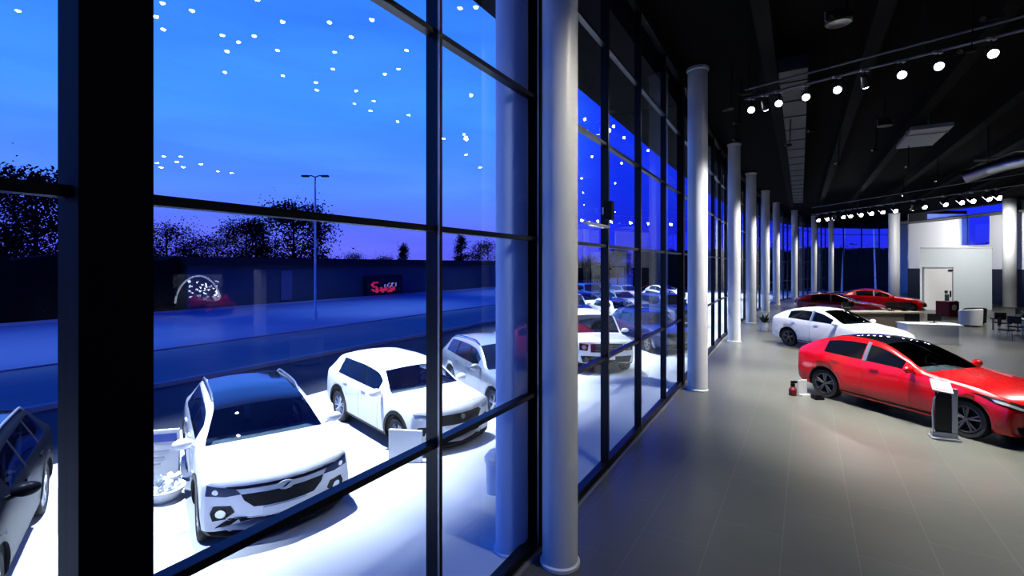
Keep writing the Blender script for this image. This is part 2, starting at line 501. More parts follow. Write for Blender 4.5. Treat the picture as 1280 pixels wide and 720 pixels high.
BOXY = dict(ctrl=[
 (2.34, .50, .34, .70, .46, .66, .16), (2.33, .72, .33, .82, .67, .74, .16), (2.30, .95, .32, .88, .90, .78, .15), (2.24, 1.07, .31, .90, 1.02, .80, .13),
 (1.95, 1.11, .30, .925, 1.06, .82, .08), (1.4, 1.13, .29, .935, 1.08, .83, .05), (0.92, 1.15, .29, .94, 1.09, .84, .07),
 (0.66, 1.38, .28, .94, 1.10, .80, .07), (0.42, 1.62, .28, .94, 1.11, .75, .06), (.2, 1.72, .28, .94, 1.11, .72, .03),
 (-.6, 1.76, .28, .94, 1.11, .71, 0), (-1.5, 1.75, .29, .94, 1.12, .70, -.02), (-2.1, 1.70, .30, .935, 1.12, .69, -.04), (-2.28, 1.5, .32, .93, 1.12, .71, -.05),
 (-2.38, 1.12, .34, .92, 1.07, .78, -.07), (-2.42, .9, .36, .88, .85, .78, -.08), (-2.44, .6, .38, .8, .56, .7, -.09)],
 cowl=.92, roof0=.30, roof1=-2.08, rear1=-2.34, win=[(.62, -.20), (-.27, -1.12), (-1.2, -1.95)], seams=(.80, -.235, -1.16), hoodseam=2.02,
 wx=(1.42, -1.42), R=.38, tw=.25, mirror=(.72, 1.2), handles=((-.08, 1.0), (-.98, 1.0)), flare=.06, linerz=1.08, clad=2, spokes=6)
# ------------------------------------------------------------------ car fronts
OUT = -0.36                                   # the forecourt lies a step below the showroom floor
def circle(cy, cz, r, n=16, sx=1.0): return [(cy + r * sx * math.cos(2*PI*i/n), cz + r * math.sin(2*PI*i/n)) for i in range(n)]
def suv_face(C):
    # two-bar grille with headlamps running out of it, fog lamps, diagonal intakes, skid plate
    C.decal('grille', MESHB, [(-.47, .73), (.47, .73), (.44, .66), (.34, .57), (-.34, .57), (-.44, .66)], 'front', off=.004)
    C.decal('bonnet_strip', TRIM, [(-.62, .825), (.62, .825), (.60, .795), (-.60, .795)], 'front', off=.006)
    C.decal('silver_bar', SILVER, [(-.50, .79), (.50, .79), (.46, .738), (-.46, .738)], 'front', off=.012)
    for hl in C.pair('headlamp', LAMPG, [(.47, .735), (.53, .80), (.80, .85), (.815, .735), (.62, .715)], off=.008, step=.05):
        s = 1 if hl.data.vertices[0].co.y > 0 else -1
        C.decal('lamp_lens', LAMPW, [(s * a, b) for a, b in circle(.72, .775, .03)], 'front', off=.014, step=.05, parent=hl)
    for fg in C.pair('fog_lamp_recess', TRIM, [(.57, .60), (.74, .60), (.775, .52), (.75, .42), (.62, .42), (.53, .52)], off=.006, step=.05):
        s = 1 if fg.data.vertices[0].co.y > 0 else -1
        C.decal('fog_lamp', LAMPW, [(s * a, b) for a, b in circle(.665, .505, .055)], 'front', off=.016, step=.04, parent=fg)
    C.decal('lower_grille', MESHB, [(-.50, .45), (.50, .45), (.46, .34), (-.46, .34)], 'front', off=.006)
    C.pair('bumper_intake', MESHB, [(.40, .45), (.52, .45), (.72, .335), (.56, .335)], off=.012)
    C.decal('skid_plate', SILVER, [(-.66, .325), (.66, .325), (.58, .27), (-.58, .27)], 'front', off=.014)
    C.decal('licence_plate', PLATE, [(-.24, .555), (.24, .555), (.24, .46), (-.24, .46)], 'front', off=.02, step=.2)
    em = C.decal('emblem', SILVER, circle(0, .763, .05, 20, 1.9), 'front', off=.022, step=.05)
    C.decal('emblem_slash', TRIM, [(-.035, .743), (-.01, .743), (.05, .783), (.025, .783)], 'front', off=.03, step=.05, parent=em)
def crossover_face(C):
    C.decal('grille', MESHB, [(-.42, .80), (.42, .80), (.50, .75), (.40, .62), (-.40, .62), (-.50, .75)], 'front', off=.006)
    C.pair('headlamp', LAMPW, [(.52, .77), (.56, .82), (.82, .86), (.80, .77), (.62, .75)], off=.008, step=.05)
    C.pair('fog_lamp_recess', TRIM, [(.60, .62), (.76, .62), (.78, .48), (.64, .46)], off=.006, step=.05)
    C.decal('lower_grille', MESHB, [(-.62, .42), (.62, .42), (.56, .33), (-.56, .33)], 'front', off=.006)
    C.decal('skid_plate', SILVER, [(-.64, .32), (.64, .32), (.58, .285), (-.58, .285)], 'front', off=.014)
    C.decal('licence_plate', PLATE, [(-.24, .56), (.24, .56), (.24, .45), (-.24, .45)], 'front', off=.02, step=.2)
    C.decal('emblem', CHROME, circle(0, .74, .045), 'front', off=.022, step=.05)
def lift_face(C):
    C.decal('grille', MESHB, [(-.55, .64), (.55, .64), (.62, .57), (.42, .42), (-.42, .42), (-.62, .57)], 'front', off=.006)
    for hl in C.pair('headlamp', TRIM, [(.50, .67), (.60, .73), (.80, .80), (.87, .84), (.865, .73), (.72, .65), (.56, .62)], off=.007, step=.05):
        s = 1 if hl.data.vertices[0].co.y > 0 else -1
        C.decal('lamp_lens', LAMPW, [(s * a, b) for a, b in ((.55, .655), (.70, .70), (.85, .78), (.855, .735), (.72, .665), (.57, .63))], 'front', off=.014, step=.04, parent=hl)
    C.decal('lower_grille', MESHB, [(-.70, .36), (.70, .36), (.62, .25), (-.62, .25)], 'front', off=.006)
    C.decal('licence_plate', PLATE, [(-.24, .50), (.24, .50), (.24, .40), (-.24, .40)], 'front', off=.02, step=.2)
    C.pair('tail_lamp', TAIL, [(.35, .94), (.74, .97), (.70, .86), (.38, .88)], 'rear', off=.008)
    C.decal('rear_bumper', TRIM, [(-.6, .42), (.6, .42), (.56, .32), (-.56, .32)], 'rear', off=.008)
    C.pair('sill_trim', TRIM, [(-.98, .30), (1.0, .30), (1.0, .21), (-.98, .21)], 'side', off=.008)
    # slim lower frame line of the side windows and the pale pillar between the doors
    C.pair('door_pillar', RIM, [(-.41, 1.035), (-.49, 1.035), (-.49, 1.425), (-.41, 1.415)], 'side', off=.008)
def wagon_face(C):
    C.decal('grille', MESHB, [(-.45, .78), (.45, .78), (.38, .58), (-.38, .58)], 'front', off=.006)
    C.pair('headlamp', LAMPW, [(.52, .76), (.58, .82), (.84, .84), (.82, .74), (.62, .70)], off=.008, step=.05)
    C.decal('lower_grille', MESHB, [(-.62, .46), (.62, .46), (.56, .34), (-.56, .34)], 'front', off=.006)
    C.pair('tail_lamp', TAIL, [(.5, .98), (.78, .98), (.76, .80), (.56, .84)], 'rear', off=.008)
def boxy_face(C):
    C.decal('grille', MESHB, [(-.50, .98), (.50, .98), (.50, .72), (-.50, .72)], 'front', off=.006)
    for z in (.78, .85, .92): C.decal('grille_slat', CHROME, [(-.48, z - .012), (.48, z - .012), (.48, z + .012), (-.48, z + .012)], 'front', off=.016, step=.3)
    C.pair('headlamp', TRIM, [(.56, .96), (.84, .99), (.84, .78), (.60, .76)], off=.008, step=.06)
    C.pair('lamp_lens', LAMPW, circle(.70, .87, .07), off=.016, step=.05)
    C.decal('front_bumper', TRIM, [(-.80, .60), (.80, .60), (.74, .40), (-.74, .40)], 'front', off=.03)
    C.decal('licence_plate', PLATE, [(-.24, .60), (.24, .60), (.24, .50), (-.24, .50)], 'front', off=.045, step=.2)

def roof_rails(C, x0, x1, y, z, m):
    for sg in (1, -1):
        pts = []
        for i in range(9):
            x = x0 + (x1 - x0) * i / 8
            p, n, d = C.hit(x, sg * y, 'top')
            pts.append((x, sg * y, p.z + (.05 if 0 < i < 8 else .0)))
        b = B(); b.tube(pts, .018, n=8); b.build('roof_rail', m, C.root, smooth=50)

SUVB = dict(SUV); SUVB['roofmat'] = ROOFB
c1 = make_car('compact_suv', 'white compact SUV with blue-black roof parked nose towards the glass, nearest on the forecourt', SUVB, WHITE, (-4.06, 7.62, OUT), -.93, see=True)
suv_face(c1); roof_rails(c1, .1, -1.6, .60, 1.6, RIM)
SUV2 = dict(SUV); SUV2['spokes'] = 7; SUV2['win'] = [(.62, -.16), (-.23, -1.42)]; SUV2['seams'] = (.72, -.235, -1.06)
c2 = make_car('crossover_car', 'white SUV with a white roof parked behind the thin window post', SUV2, WHITE, (-2.32, 10.24, OUT), -.84, see=True)
crossover_face(c2)
c3 = make_car('estate_car', 'silver-grey estate car with roof rails parked beyond the white SUV', WAGON, GREY, (0, 0, 0), 0, see=False)
wagon_face(c3); roof_rails(c3, .0, -1.9, .60, 1.5, CHROME)
c3.root.location = (-.27, 12.4, OUT); c3.root.rotation_euler.z = -1.1
c4 = make_car('liftback_car', 'bright red liftback car on the showroom floor beside the info stand', LIFT, RED, (8.54, 10.17, 0), -1.264, see=True)
lift_face(c4)
c5 = make_car('boxy_suv', 'white boxy SUV facing the right-hand windows outside', BOXY, WHITE, (2.85, 17.3, OUT), -1.52)
boxy_face(c5)

def put(src, label, x, y, yaw, z=OUT, paint=None, group=None, skip=()):
    o = copy_tree(src.root, None, paint if isinstance(paint, dict) else {src.paint: paint} if paint else None, skip)
    o['label'] = label
    if 'group' in o.keys(): del o['group']
    if group: o['group'] = group
    o.location = (x, y, z); o.rotation_euler.z = yaw
    return o
small = ('door_handle', 'lamp_lens', 'brake_disc', 'emblem', 'seat', 'cabin_floor', 'steering_wheel', 'dashboard', 'fog_lamp', 'sill_trim')
# inside
put(c4, 'white liftback car standing behind the bright red car indoors', 11.9, 17.45, -1.2, 0, {RED: WHITE, ROOFB: WHITE})
put(c4, 'bright red car at the far end, right of the darker red one', 24.6, 32.0, -.55, 0, {ROOFB: RED})
put(c4, 'dark red car at the far end, left of the brighter red one', 18.9, 27.6, -.60, 0, DKRED)
# outside
put(c1, 'black SUV at the lower left edge, cut by the frame', -6.45, 5.15, -.93, OUT, BLACKP)
put(c3, 'dark blue estate car just right of the white boxy SUV outside', 5.9, 20.6, -1.35, OUT, NAVY)
put(c5, 'pale boxy SUV parked behind the white boxy SUV, left', 3.4, 28.6, -1.5, OUT, GREY)
put(c4, 'small red car among the cars outside, by the round column', 3.2, 22.75, -1.5, OUT)
lot = [(c1, 6.1, 27.5, -1.3, WHITE), (c5, 9.2, 28.5, -1.3, NAVY), (c4, 5.2, 33.5, -1.2, WHITE), (c3, 8.2, 36.0, -1.3, None), (c1, 12.0, 38.0, -1.3, None),
       (c4, 4.6, 40.5, -1.3, NAVY), (c5, 7.2, 44.0, -1.4, WHITE), (c3, 11.0, 46.0, -1.3, WHITE), (c4, 15.0, 47.0, -1.2, WHITE)]
nm = {'compact_suv': 'SUV', 'crossover_car': 'SUV', 'estate_car': 'estate car', 'liftback_car': 'liftback car', 'boxy_suv': 'boxy SUV'}
pn = {'white_car_paint': 'white', 'blue_car_paint': 'dark blue', 'grey_car_paint': 'grey', 'red_car_paint': 'red', 'black_car_paint': 'black'}
rows = ['second row', 'second row', 'third row', 'third row', 'third row', 'fourth row', 'fourth row', 'back row', 'back row']
for (s, x, y, a, p), rw in zip(lot, rows):
    lb = '%s %s in the %s of cars outside the right-hand windows' % (pn[(p or s.paint).name], nm[srcname(s.root)], rw)
    put(s, lb, x, y, a, OUT, p, 'cars on the outdoor lot', small)
# ------------------------------------------------------------------ the facade frame: s runs along the glass, off is the distance outside it
D = Vector((.5, .8660254, 0)); Nn = Vector((.8660254, -.5, 0)); G0 = Vector((-2.824, 0, 0))
ANG = math.atan2(D.y, D.x)
def W(s, off=0.0, z=0.0): return G0 + D * s - Nn * off + Vector((0, 0, z))
CEIL = 7.98
COLS = [(.50, 5.0), (4.61, 11.92), (8.98, 19.4), (12.7, 25.5), (16.63, 31.5), (20.7, 37.6), (25.3, 43.0), (30.2, 48.0), (34.9, 52.5)]
PANE = glass_mat('window_glass', (0.86, 0.93, 1.0), 0.07, 0.55)
FRAME = mat('black_window_frame', (0.012, 0.014, 0.018), 0.35, metal=0.3, vary=0.1)
POST = mat('black_post', (0.004, 0.0045, 0.006), 0.6, spec=.15)
ALU = mat('pale_metal_bead', (0.45, 0.47, 0.5), 0.35, metal=0.7)
TRZ = (1.68, 3.385, 4.935, 6.45)

def bar(b, p, q, wd, hz, off=0.0):
    """box along p->q (same z) wd across, hz tall"""
    p, q = Vector(p), Vector(q); d = (q - p); L = d.length; c = (p + q) / 2
    b.box(c, (L, wd, hz), math.atan2(d.y, d.x))
def facade_bay(idx, p, q, muls, posts_at_ends=True, detail=True, label=None):
    """p,q ground points; muls: fractions for mullions"""
    p, q = Vector(p), Vector(q); root = bpy.data.objects.new('window_%d' % idx, None); COL.objects.link(root)
    root['kind'] = 'structure'; root.location = p
    q = q - p; L = q.length; a = math.atan2(q.y, q.x); o = Vector((0, 0, 0)); up = lambda v, z: Vector((v.x, v.y, z))
    b = B(); bar(b, up(o, .05), up(q, .05), .11, .10); bar(b, up(o, CEIL - .08), up(q, CEIL - .08), .12, .16)
    b.build('frame', FRAME, root, smooth=0)
    for z in TRZ:
        b = B(); bar(b, up(o, z), up(q, z), .085 if z < 2 else .08, .045); b.build('transom', FRAME, root, smooth=0)
    for t in muls:
        c = q * t; b = B(); b.box((c.x, c.y, CEIL / 2), (.055, .12, CEIL), a); b.build('mullion', FRAME, root, smooth=0)
    b = B(); b.quad([(0, 0, .08), (q.x, q.y, .08), (q.x, q.y, CEIL - .1), (0, 0, CEIL - .1)]); b.build('pane', PANE, root, smooth=0)
    n = Vector((q.y, -q.x, 0)).normalized()
    b = B(); bar(b, up(n * .11, .012), up(q + n * .11, .012), .03, .024); b.build('floor_bead', ALU, root, smooth=0)
    return root
def fr(s0, s1, ss): return [(s - s0) / (s1 - s0) for s in ss]
facade_bay(1, W(-7), W(2.17), fr(-7, 2.17, (-5.4, -3.4, -1.4, .5)))
facade_bay(2, W(2.42), W(6.12), fr(2.42, 6.12, (4.41,)))
facade_bay(3, W(6.32), W(14.35), fr(6.32, 14.35, (8.5, 10.36, 12.45)))
def post(i, s0, s1):
    b = B(); c = W((s0 + s1) / 2, 0, CEIL / 2); b.box(c, (s1 - s0, .20 if i == 1 else .16, CEIL), ANG)
    o = struct(b.build('trim_%d' % i, POST, smooth=0)); return o
post(1, 2.17, 2.42); post(2, 6.12, 6.32); post(3, 14.35, 14.55)
# the curved part of the facade, one bay per column
gp = [W(14.55)]
for k in range(2, len(COLS)):
    a, c = Vector((*COLS[k - 1], 0)), Vector((*COLS[k], 0)); e = Vector((*COLS[min(k + 1, len(COLS) - 1)], 0))
    d = (e - a).normalized(); gp.append(c + Vector((-d.y, d.x, 0)) * .55)
gp.append(Vector((43.6, 54.4, 0)))
for k in range(len(gp) - 1): facade_bay(4 + k, gp[k], gp[k + 1], (0.001, .25, .5, .75))
# pale beads on the inner edges of the near posts
for s in (4.385, 6.105):
    b = B(); c = W(s, -.065, CEIL / 2); b.box(c, (.012, .012, CEIL), ANG); struct(b.build('trim_4', ALU, smooth=0))

# ------------------------------------------------------------------ floor, ceiling, walls
def floor_mat():
    m = bpy.data.materials.new('floor_tiles'); m.use_nodes = True; nt = m.node_tree; b = nt.nodes['Principled BSDF']
    tc = nt.nodes.new('ShaderNodeTexCoord'); mp = nt.nodes.new('ShaderNodeMapping')
    mp.inputs['Rotation'].default_value = (0, 0, R(-58.5)); mp.inputs['Location'].default_value = (0, -.228, 0)
    br = nt.nodes.new('ShaderNodeTexBrick'); br.offset = 0.5
    br.inputs['Scale'].default_value = 1.0; br.inputs['Brick Width'].default_value = 1.4; br.inputs['Row Height'].default_value = .70
    br.inputs['Mortar Size'].default_value = .006; br.inputs['Mortar Smooth'].default_value = .2
    br.inputs['Color1'].default_value = (.118, .122, .107, 1); br.inputs['Color2'].default_value = (.128, .132, .116, 1)
    br.inputs['Mortar'].default_value = (.175, .175, .16, 1)
    nz = nt.nodes.new('ShaderNodeTexNoise'); nz.inputs['Scale'].default_value = 1.3; nz.inputs['Detail'].default_value = 6
    mx = nt.nodes.new('ShaderNodeMixRGB'); mx.blend_type = 'MULTIPLY'; mx.inputs['Fac'].default_value = .25
    nt.links.new(tc.outputs['Object'], mp.inputs['Vector']); nt.links.new(mp.outputs[0], br.inputs['Vector'])
    nt.links.new(tc.outputs['Object'], nz.inputs['Vector'])
    nt.links.new(br.outputs['Color'], mx.inputs['Color1']); nt.links.new(nz.outputs['Fac'], mx.inputs['Color2'])
    nt.links.new(mx.outputs[0], b.inputs['Base Color'])
    ra = nt.nodes.new('ShaderNodeMapRange'); ra.inputs['To Min'].default_value = .27; ra.inputs['To Max'].default_value = .31
    nt.links.new(nz.outputs['Fac'], ra.inputs['Value']); nt.links.new(ra.outputs[0], b.inputs['Roughness'])
    return m
inner = [W(-7), W(14.55)] + gp[1:] + [Vector((43.6, 46, 0)), Vector((38, 46, 0)), Vector((38, -7, 0)), Vector((1.5, -7, 0))]
b = B(); b.prism([(p.x, p.y) for p in inner], -.36, 0); struct(b.build('floor', floor_mat(), smooth=0))
CEILM = mat('black_ceiling', (0.003, 0.003, 0.0032), 0.9, spec=.06, vary=.2, scale=.6)
b = B(); b.prism([(p.x, p.y) for p in inner], CEIL, CEIL + .3); struct(b.build('ceiling', CEILM, smooth=0))
WALLW = mat('white_plaster', (.72, .74, .76), .7, vary=.02)
WALLD = mat('dark_wall', (.035, .037, .042), .7)
PANELD = mat('dark_wall_panel', (.030, .034, .042), .5)
# right wall with clerestory openings
b = B()
def seg(y0, y1, z0, z1, mi=0, x=38.12, t=.24): b.box((x, (y0 + y1) / 2, (z0 + z1) / 2), (t, y1 - y0, z1 - z0), mi=mi)
seg(-7, 34, 0, CEIL, 1); seg(34, 46, 2.75, 4.72); seg(34, 38.2, 4.72, 7.12); seg(40.8, 46, 4.72, 7.12); seg(34, 46, 7.12, 7.26, 1)
seg(34, 36.6, 7.26, CEIL, 1); seg(44.2, 46, 7.26, CEIL, 1); seg(36.6, 44.2, 7.86, CEIL, 1)
struct(b.build('wall_right', [WALLW, WALLD], smooth=0))
b = B(); b.box((38.07, 40, 1.375), (.30, 12, 2.75)); struct(b.build('baseboard_right', PANELD, smooth=0))
b = B(); b.box((40.9, 46.1, CEIL / 2), (5.6, .2, CEIL)); b.box((43.7, 50.2, CEIL / 2), (.2, 8.4, CEIL)); struct(b.build('wall_end', WALLW, smooth=0))
b = B(); b.box((20, -7.1, CEIL / 2), (38, .2, CEIL)); struct(b.build('wall_rear', WALLD, smooth=0))
for i, (y0, y1, z0, z1) in enumerate(((38.2, 40.8, 4.72, 7.12), (36.6, 44.2, 7.26, 7.86))):
    b = B(); b.quad([(38.1, y0, z0), (38.1, y1, z0), (38.1, y1, z1), (38.1, y0, z1)]); struct(b.build('window_%d' % (20 + i), PANE, smooth=0))
b = B(); b.box((37.5, 40, 7.05), (.5, 12, .16)); struct(b.build('trim_5', mat('bulkhead', (.11, .115, .12), .6), smooth=0))
# soffit of the roof outside
SOFF = mat('dark_soffit', (.003, .0032, .004), .8, spec=.1)
b = B(); b.prism([(p.x, p.y) for p in (W(-10, .1), W(14.5, .1), W(14.5, 1.9), W(-10, 1.9))], 7.3, 8.3); struct(b.build('trim_6', SOFF, smooth=0))
for k in range(len(gp) - 1):
    a, c = gp[k], gp[k + 1]; d = (c - a).normalized(); n = Vector((-d.y, d.x, 0))
    b = B(); b.prism([(p.x, p.y) for p in (a + n * .1, c + n * .1, c + n * 1.9, a + n * 1.9)], 7.3, 8.3); struct(b.build('trim_%d' % (7 + k), SOFF, smooth=0))

# ------------------------------------------------------------------ columns
COLM = mat('grey_white_column_paint', (.60, .62, .64), .38, vary=.02)
names = ['nearest', 'second', 'third', 'fourth', 'fifth', 'sixth', 'seventh', 'eighth', 'ninth']
def column(x, y, r, label, h=CEIL, z0=0.0, m=COLM, name='round_column'):
    o = thing(name, label, 'column', (x, y, z0))
    b = B(); b.lathe([(r, 0), (r, h - z0)], n=40); b.build('shaft', m, o, smooth=60)
    b = B(); b.lathe([(r + .004, 0.002), (r + .022, .004), (r + .022, .035), (r + .004, .05)], n=40); b.build('base_ring', m, o, smooth=40)
    b = B(); b.lathe([(r + .01, h - z0 - .10), (r + .03, h - z0 - .08), (r + .03, h - z0 - .01), (r + .01, h - z0 - .005)], n=40); b.build('top_ring', m, o, smooth=40)
    return o
for k, (x, y) in enumerate(COLS):
    column(x, y, .185 if k == 0 else (.235 if k < 3 else .25), '%s round pale column along the curving glass wall, counted from the camera' % names[k])
column(36.3, 45.6, .45, 'stout round column at the far end, left of the white wall')
column(36.7, 35.4, .38, 'round grey column at the right edge, in front of the white wall')
OUTC = mat('mirror_column_blue_grey', (.55, .64, .82), .6, vary=.02)
mirror_col = column(.0, 5.3, .18, 'round blue-grey stand-in column outside the glass, for the mirror image of the nearest column', 7.3, -.05, OUTC)  # solid shaft standing in for the nearest column's reflection in the pane

# ------------------------------------------------------------------ forecourt, road, boundary
def strip(name, o0, o1, z, m, s0=-70, s1=150, th=.2):
    b = B(); b.prism([(p.x, p.y) for p in (W(s0, o0), W(s1, o0), W(s1, o1), W(s0, o1))], z - th, z); return struct(b.build(name, m, smooth=0))
PAD = mat('pale_concrete', (.60, .62, .66), .8, vary=.04, scale=1.5)
ASPH = mat('asphalt', (.045, .05, .065), .8, vary=.25, scale=3)
VERGE = mat('grey_green_paving', (.17, .22, .25), .8, vary=.15, scale=.8)
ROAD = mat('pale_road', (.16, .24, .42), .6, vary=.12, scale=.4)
KERB = mat('kerb_stone', (.30, .34, .42), .8)
GRND = mat('dark_ground', (.02, .026, .03), .9, vary=.3)
strip('floor_forecourt', -45, 8.6, OUT, PAD)
strip('floor_lane', 8.6, 13.0, OUT - .01, ASPH)
strip('floor_verge', 13.0, 19.6, OUT, VERGE)
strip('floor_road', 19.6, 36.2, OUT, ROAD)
strip('floor_field', 36.2, 140, OUT, GRND)
strip('trim_30', 12.9, 13.1, OUT + .12, KERB); strip('trim_31', 19.5, 19.7, OUT + .06, KERB); strip('trim_32', 35.9, 36.3, OUT + .14, KERB)
# ramp up to the glass
b = B(); z0, z1 = OUT, -.03
for sa, sb in ((-12, 15),):
    A = [W(sa, 4.2, OUT + .002), W(sb, 4.2, OUT + .002), W(sb, .9, z1), W(sa, .9, z1)]; b.quad(A)
    b.quad([W(sa, .9, z1), W(sb, .9, z1), W(sb, .06, z1), W(sa, .06, z1)])
struct(b.build('floor_ramp', PAD, smooth=0))

# low building across the road, with the red message board
BLD = mat('olive_grey_wall', (.085, .115, .125), .8, vary=.15, scale=.5)
BLDT = mat('dark_roof_edge', (.012, .014, .018), .7)
bd = thing('low_building', 'long low dark building across the road behind the message board', 'building', W(20.6, 37.0, OUT), ANG)
def loc(s, off, z): return (s - 20.6, off - 37.0, z - OUT)
b = B(); b.box((24, 2.2, 1.75), (48, 4.4, 3.5)); b.build('wall', BLD, bd, smooth=0)
b = B(); b.box((24, 2.0, 3.75), (48.6, 5.2, .6)); b.build('roof', BLDT, bd, smooth=0)
b = B(); b.box((8.2, -.05, 1.6), (1.1, .14, 2.7)); b.build('door', mat('grey_door', (.16, .18, .24), .6), bd, smooth=0)
sgn = thing('message_board', 'black message board with red and white lettering on the low building', 'sign', W(40.6, 36.6, OUT + 1.25), ANG)
LEDR = mat('red_lettering', (.5, .02, .05), .6, emit=(1, .05, .16), estr=.42); LEDW = mat('white_lettering', (.6, .6, .65), .6, emit=(.8, .75, 1), estr=.22)
b = B(); b.box((0, 0, 0), (5.6, .18, 2.1)).bevel(.04, 2); b.build('panel', mat('board_black', (.006, .008, .016), .5), sgn, smooth=0)
b = B(); b.box((0, .12, -1.35), (.3, .14, .8)); b.build('bracket', FRAME, sgn, smooth=0)
bmp = ["..................", ".rrrr.............", "rr..........w.ww.w", "rr.......w.w..w..w", ".rrr.....w.w.ww..w", "...rr.rr.rr.rr.rr.", "rr.rr.rrrrrr.rrrr.", ".rrrrrrrrrr.rrrrr.", "...rr..rr..rrrr..."]
for ch, m in (('r', LEDR), ('w', LEDW)):
    b = B()
    for j, row in enumerate(bmp):
        for i, q in enumerate(row):
            if q == ch: b.box((-1.95 + i * .215, -.10, .42 - j * .15), (.20, .03, .14))
    b.build('lettering', m, sgn, smooth=0)

# street lamp
def street_lamp(x, y, h, label):
    o = thing('street_lamp', label, 'street lamp', (x, y, OUT)); m = mat('lamp_post_grey', (.6, .64, .7), .5, metal=.1)
    b = B(); b.lathe([(.14, 0), (.14, .5), (.075, .6), (.05, h)], n=14); b.build('pole', m, o)
    for sg in (1, -1):
        b = B(); b.tube([(0, 0, h - .05), (sg * .25, 0, h + .05), (sg * .55, 0, h + .02)], .035, n=8)
        b.box((sg * .62, 0, h + .02), (.42, .24, .1)).bevel(.02, 1); b.build('lamp_head', FRAME, o)
    return o
p = at(394, 400, OUT); street_lamp(p.x, p.y, 9.0, 'tall slim street lamp with two heads beyond the parked cars')

# ------------------------------------------------------------------ trees
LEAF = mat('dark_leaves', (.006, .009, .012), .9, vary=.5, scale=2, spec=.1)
BARK = mat('dark_bark', (.015, .014, .016), .9)
def tree_mesh(seed, w, h, crown0, n, shape='round', gappy=.5):
    rnd = random.Random(seed); br = B(); lf = B()
    br.lathe([(h * .022, 0), (h * .016, h * .4), (h * .006, h * .88)], n=8)
    tips = []
    for i in range(46):
        z = h * (crown0 + (0.90 - crown0) * rnd.random() ** 1.25); t = (z / h - crown0) / (1 - crown0)
        rad = w / 2 * (math.sin(PI * min(1, t * .72 + .26)) ** .8 if shape == 'round' else (1.02 - t)) * (.55 + .5 * rnd.random())
        a = rnd.random() * 2 * PI; e = Vector((math.cos(a) * rad, math.sin(a) * rad, min(h * .93, z + rad * .3)))
        br.cyl((0, 0, max(z - rad * .25, h * crown0 * .6)), e, h * .006, h * .002, n=5); tips.append(e)
    tips.append(Vector((0, 0, h * .94)))
    for k in range(n):
        c = rnd.choice(tips); sp = w * (.085 if rnd.random() < .75 else .13)
        p = c + Vector((rnd.gauss(0, sp), rnd.gauss(0, sp), rnd.gauss(0, sp * .8)))
        p.z = max(h * crown0 * .7, p.z); sz = h * .0125 * (.6 + rnd.random())
        u = Vector((rnd.gauss(0, 1), rnd.gauss(0, 1), rnd.gauss(0, 1))).normalized(); v = u.orthogonal().normalized()
        lf.quad([p - u * sz, p - v * sz * .6, p + u * sz, p + v * sz * .6])
    return br, lf
protos = {}
def tree(kind, x, y, h, label, rz=0.0, group='trees across the road'):
    o = thing('tree', label, 'tree', (x, y, OUT), rz, group)
    if kind not in protos:
        w, c0, n, shp = {'broad': (8.0, .25, 8000, 'round'), 'open': (7.5, .28, 2600, 'round'), 'cone': (4.0, .12, 5000, 'cone'), 'bush': (9.5, .06, 7000, 'round')}[kind]
        br, lf = tree_mesh(hash(kind) % 1 + len(protos) * 13 + 5, w, 10.0, c0, n, shp)
        protos[kind] = (br.build('trunk', BARK, o), lf.build('foliage', LEAF, o, smooth=0, norm=False))
    else:
        for q in protos[kind]:
            c = q.copy(); COL.objects.link(c); c.parent = o
    for c in o.children: c.scale = (h / 10,) * 3
    return o
def tree_px(kind, px, ytop, Y, label, rz=0.0):
    h = CAMZ + (HY - ytop) / F * Y - OUT
    return tree(kind, (px - 640) / F * Y, Y, h, label, rz)
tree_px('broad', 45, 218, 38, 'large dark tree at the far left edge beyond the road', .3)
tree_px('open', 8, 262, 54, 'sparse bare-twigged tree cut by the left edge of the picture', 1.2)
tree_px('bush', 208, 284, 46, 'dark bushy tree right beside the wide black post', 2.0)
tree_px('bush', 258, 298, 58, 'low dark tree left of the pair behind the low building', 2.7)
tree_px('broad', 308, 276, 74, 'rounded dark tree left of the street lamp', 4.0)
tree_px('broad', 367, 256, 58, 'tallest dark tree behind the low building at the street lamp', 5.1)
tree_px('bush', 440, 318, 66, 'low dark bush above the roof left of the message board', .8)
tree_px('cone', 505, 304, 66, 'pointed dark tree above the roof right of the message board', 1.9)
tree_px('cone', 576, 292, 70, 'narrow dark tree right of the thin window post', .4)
tree_px('bush', 610, 304, 80, 'dark bushy tree left of the stand-in column', 3.1)
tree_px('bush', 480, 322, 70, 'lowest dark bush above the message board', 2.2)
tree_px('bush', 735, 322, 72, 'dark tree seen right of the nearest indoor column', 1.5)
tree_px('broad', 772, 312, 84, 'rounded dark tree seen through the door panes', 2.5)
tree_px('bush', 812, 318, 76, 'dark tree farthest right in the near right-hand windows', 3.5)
tree_px('broad', 690, 312, 72, 'dark tree hidden partly by the nearest column', 4.4)
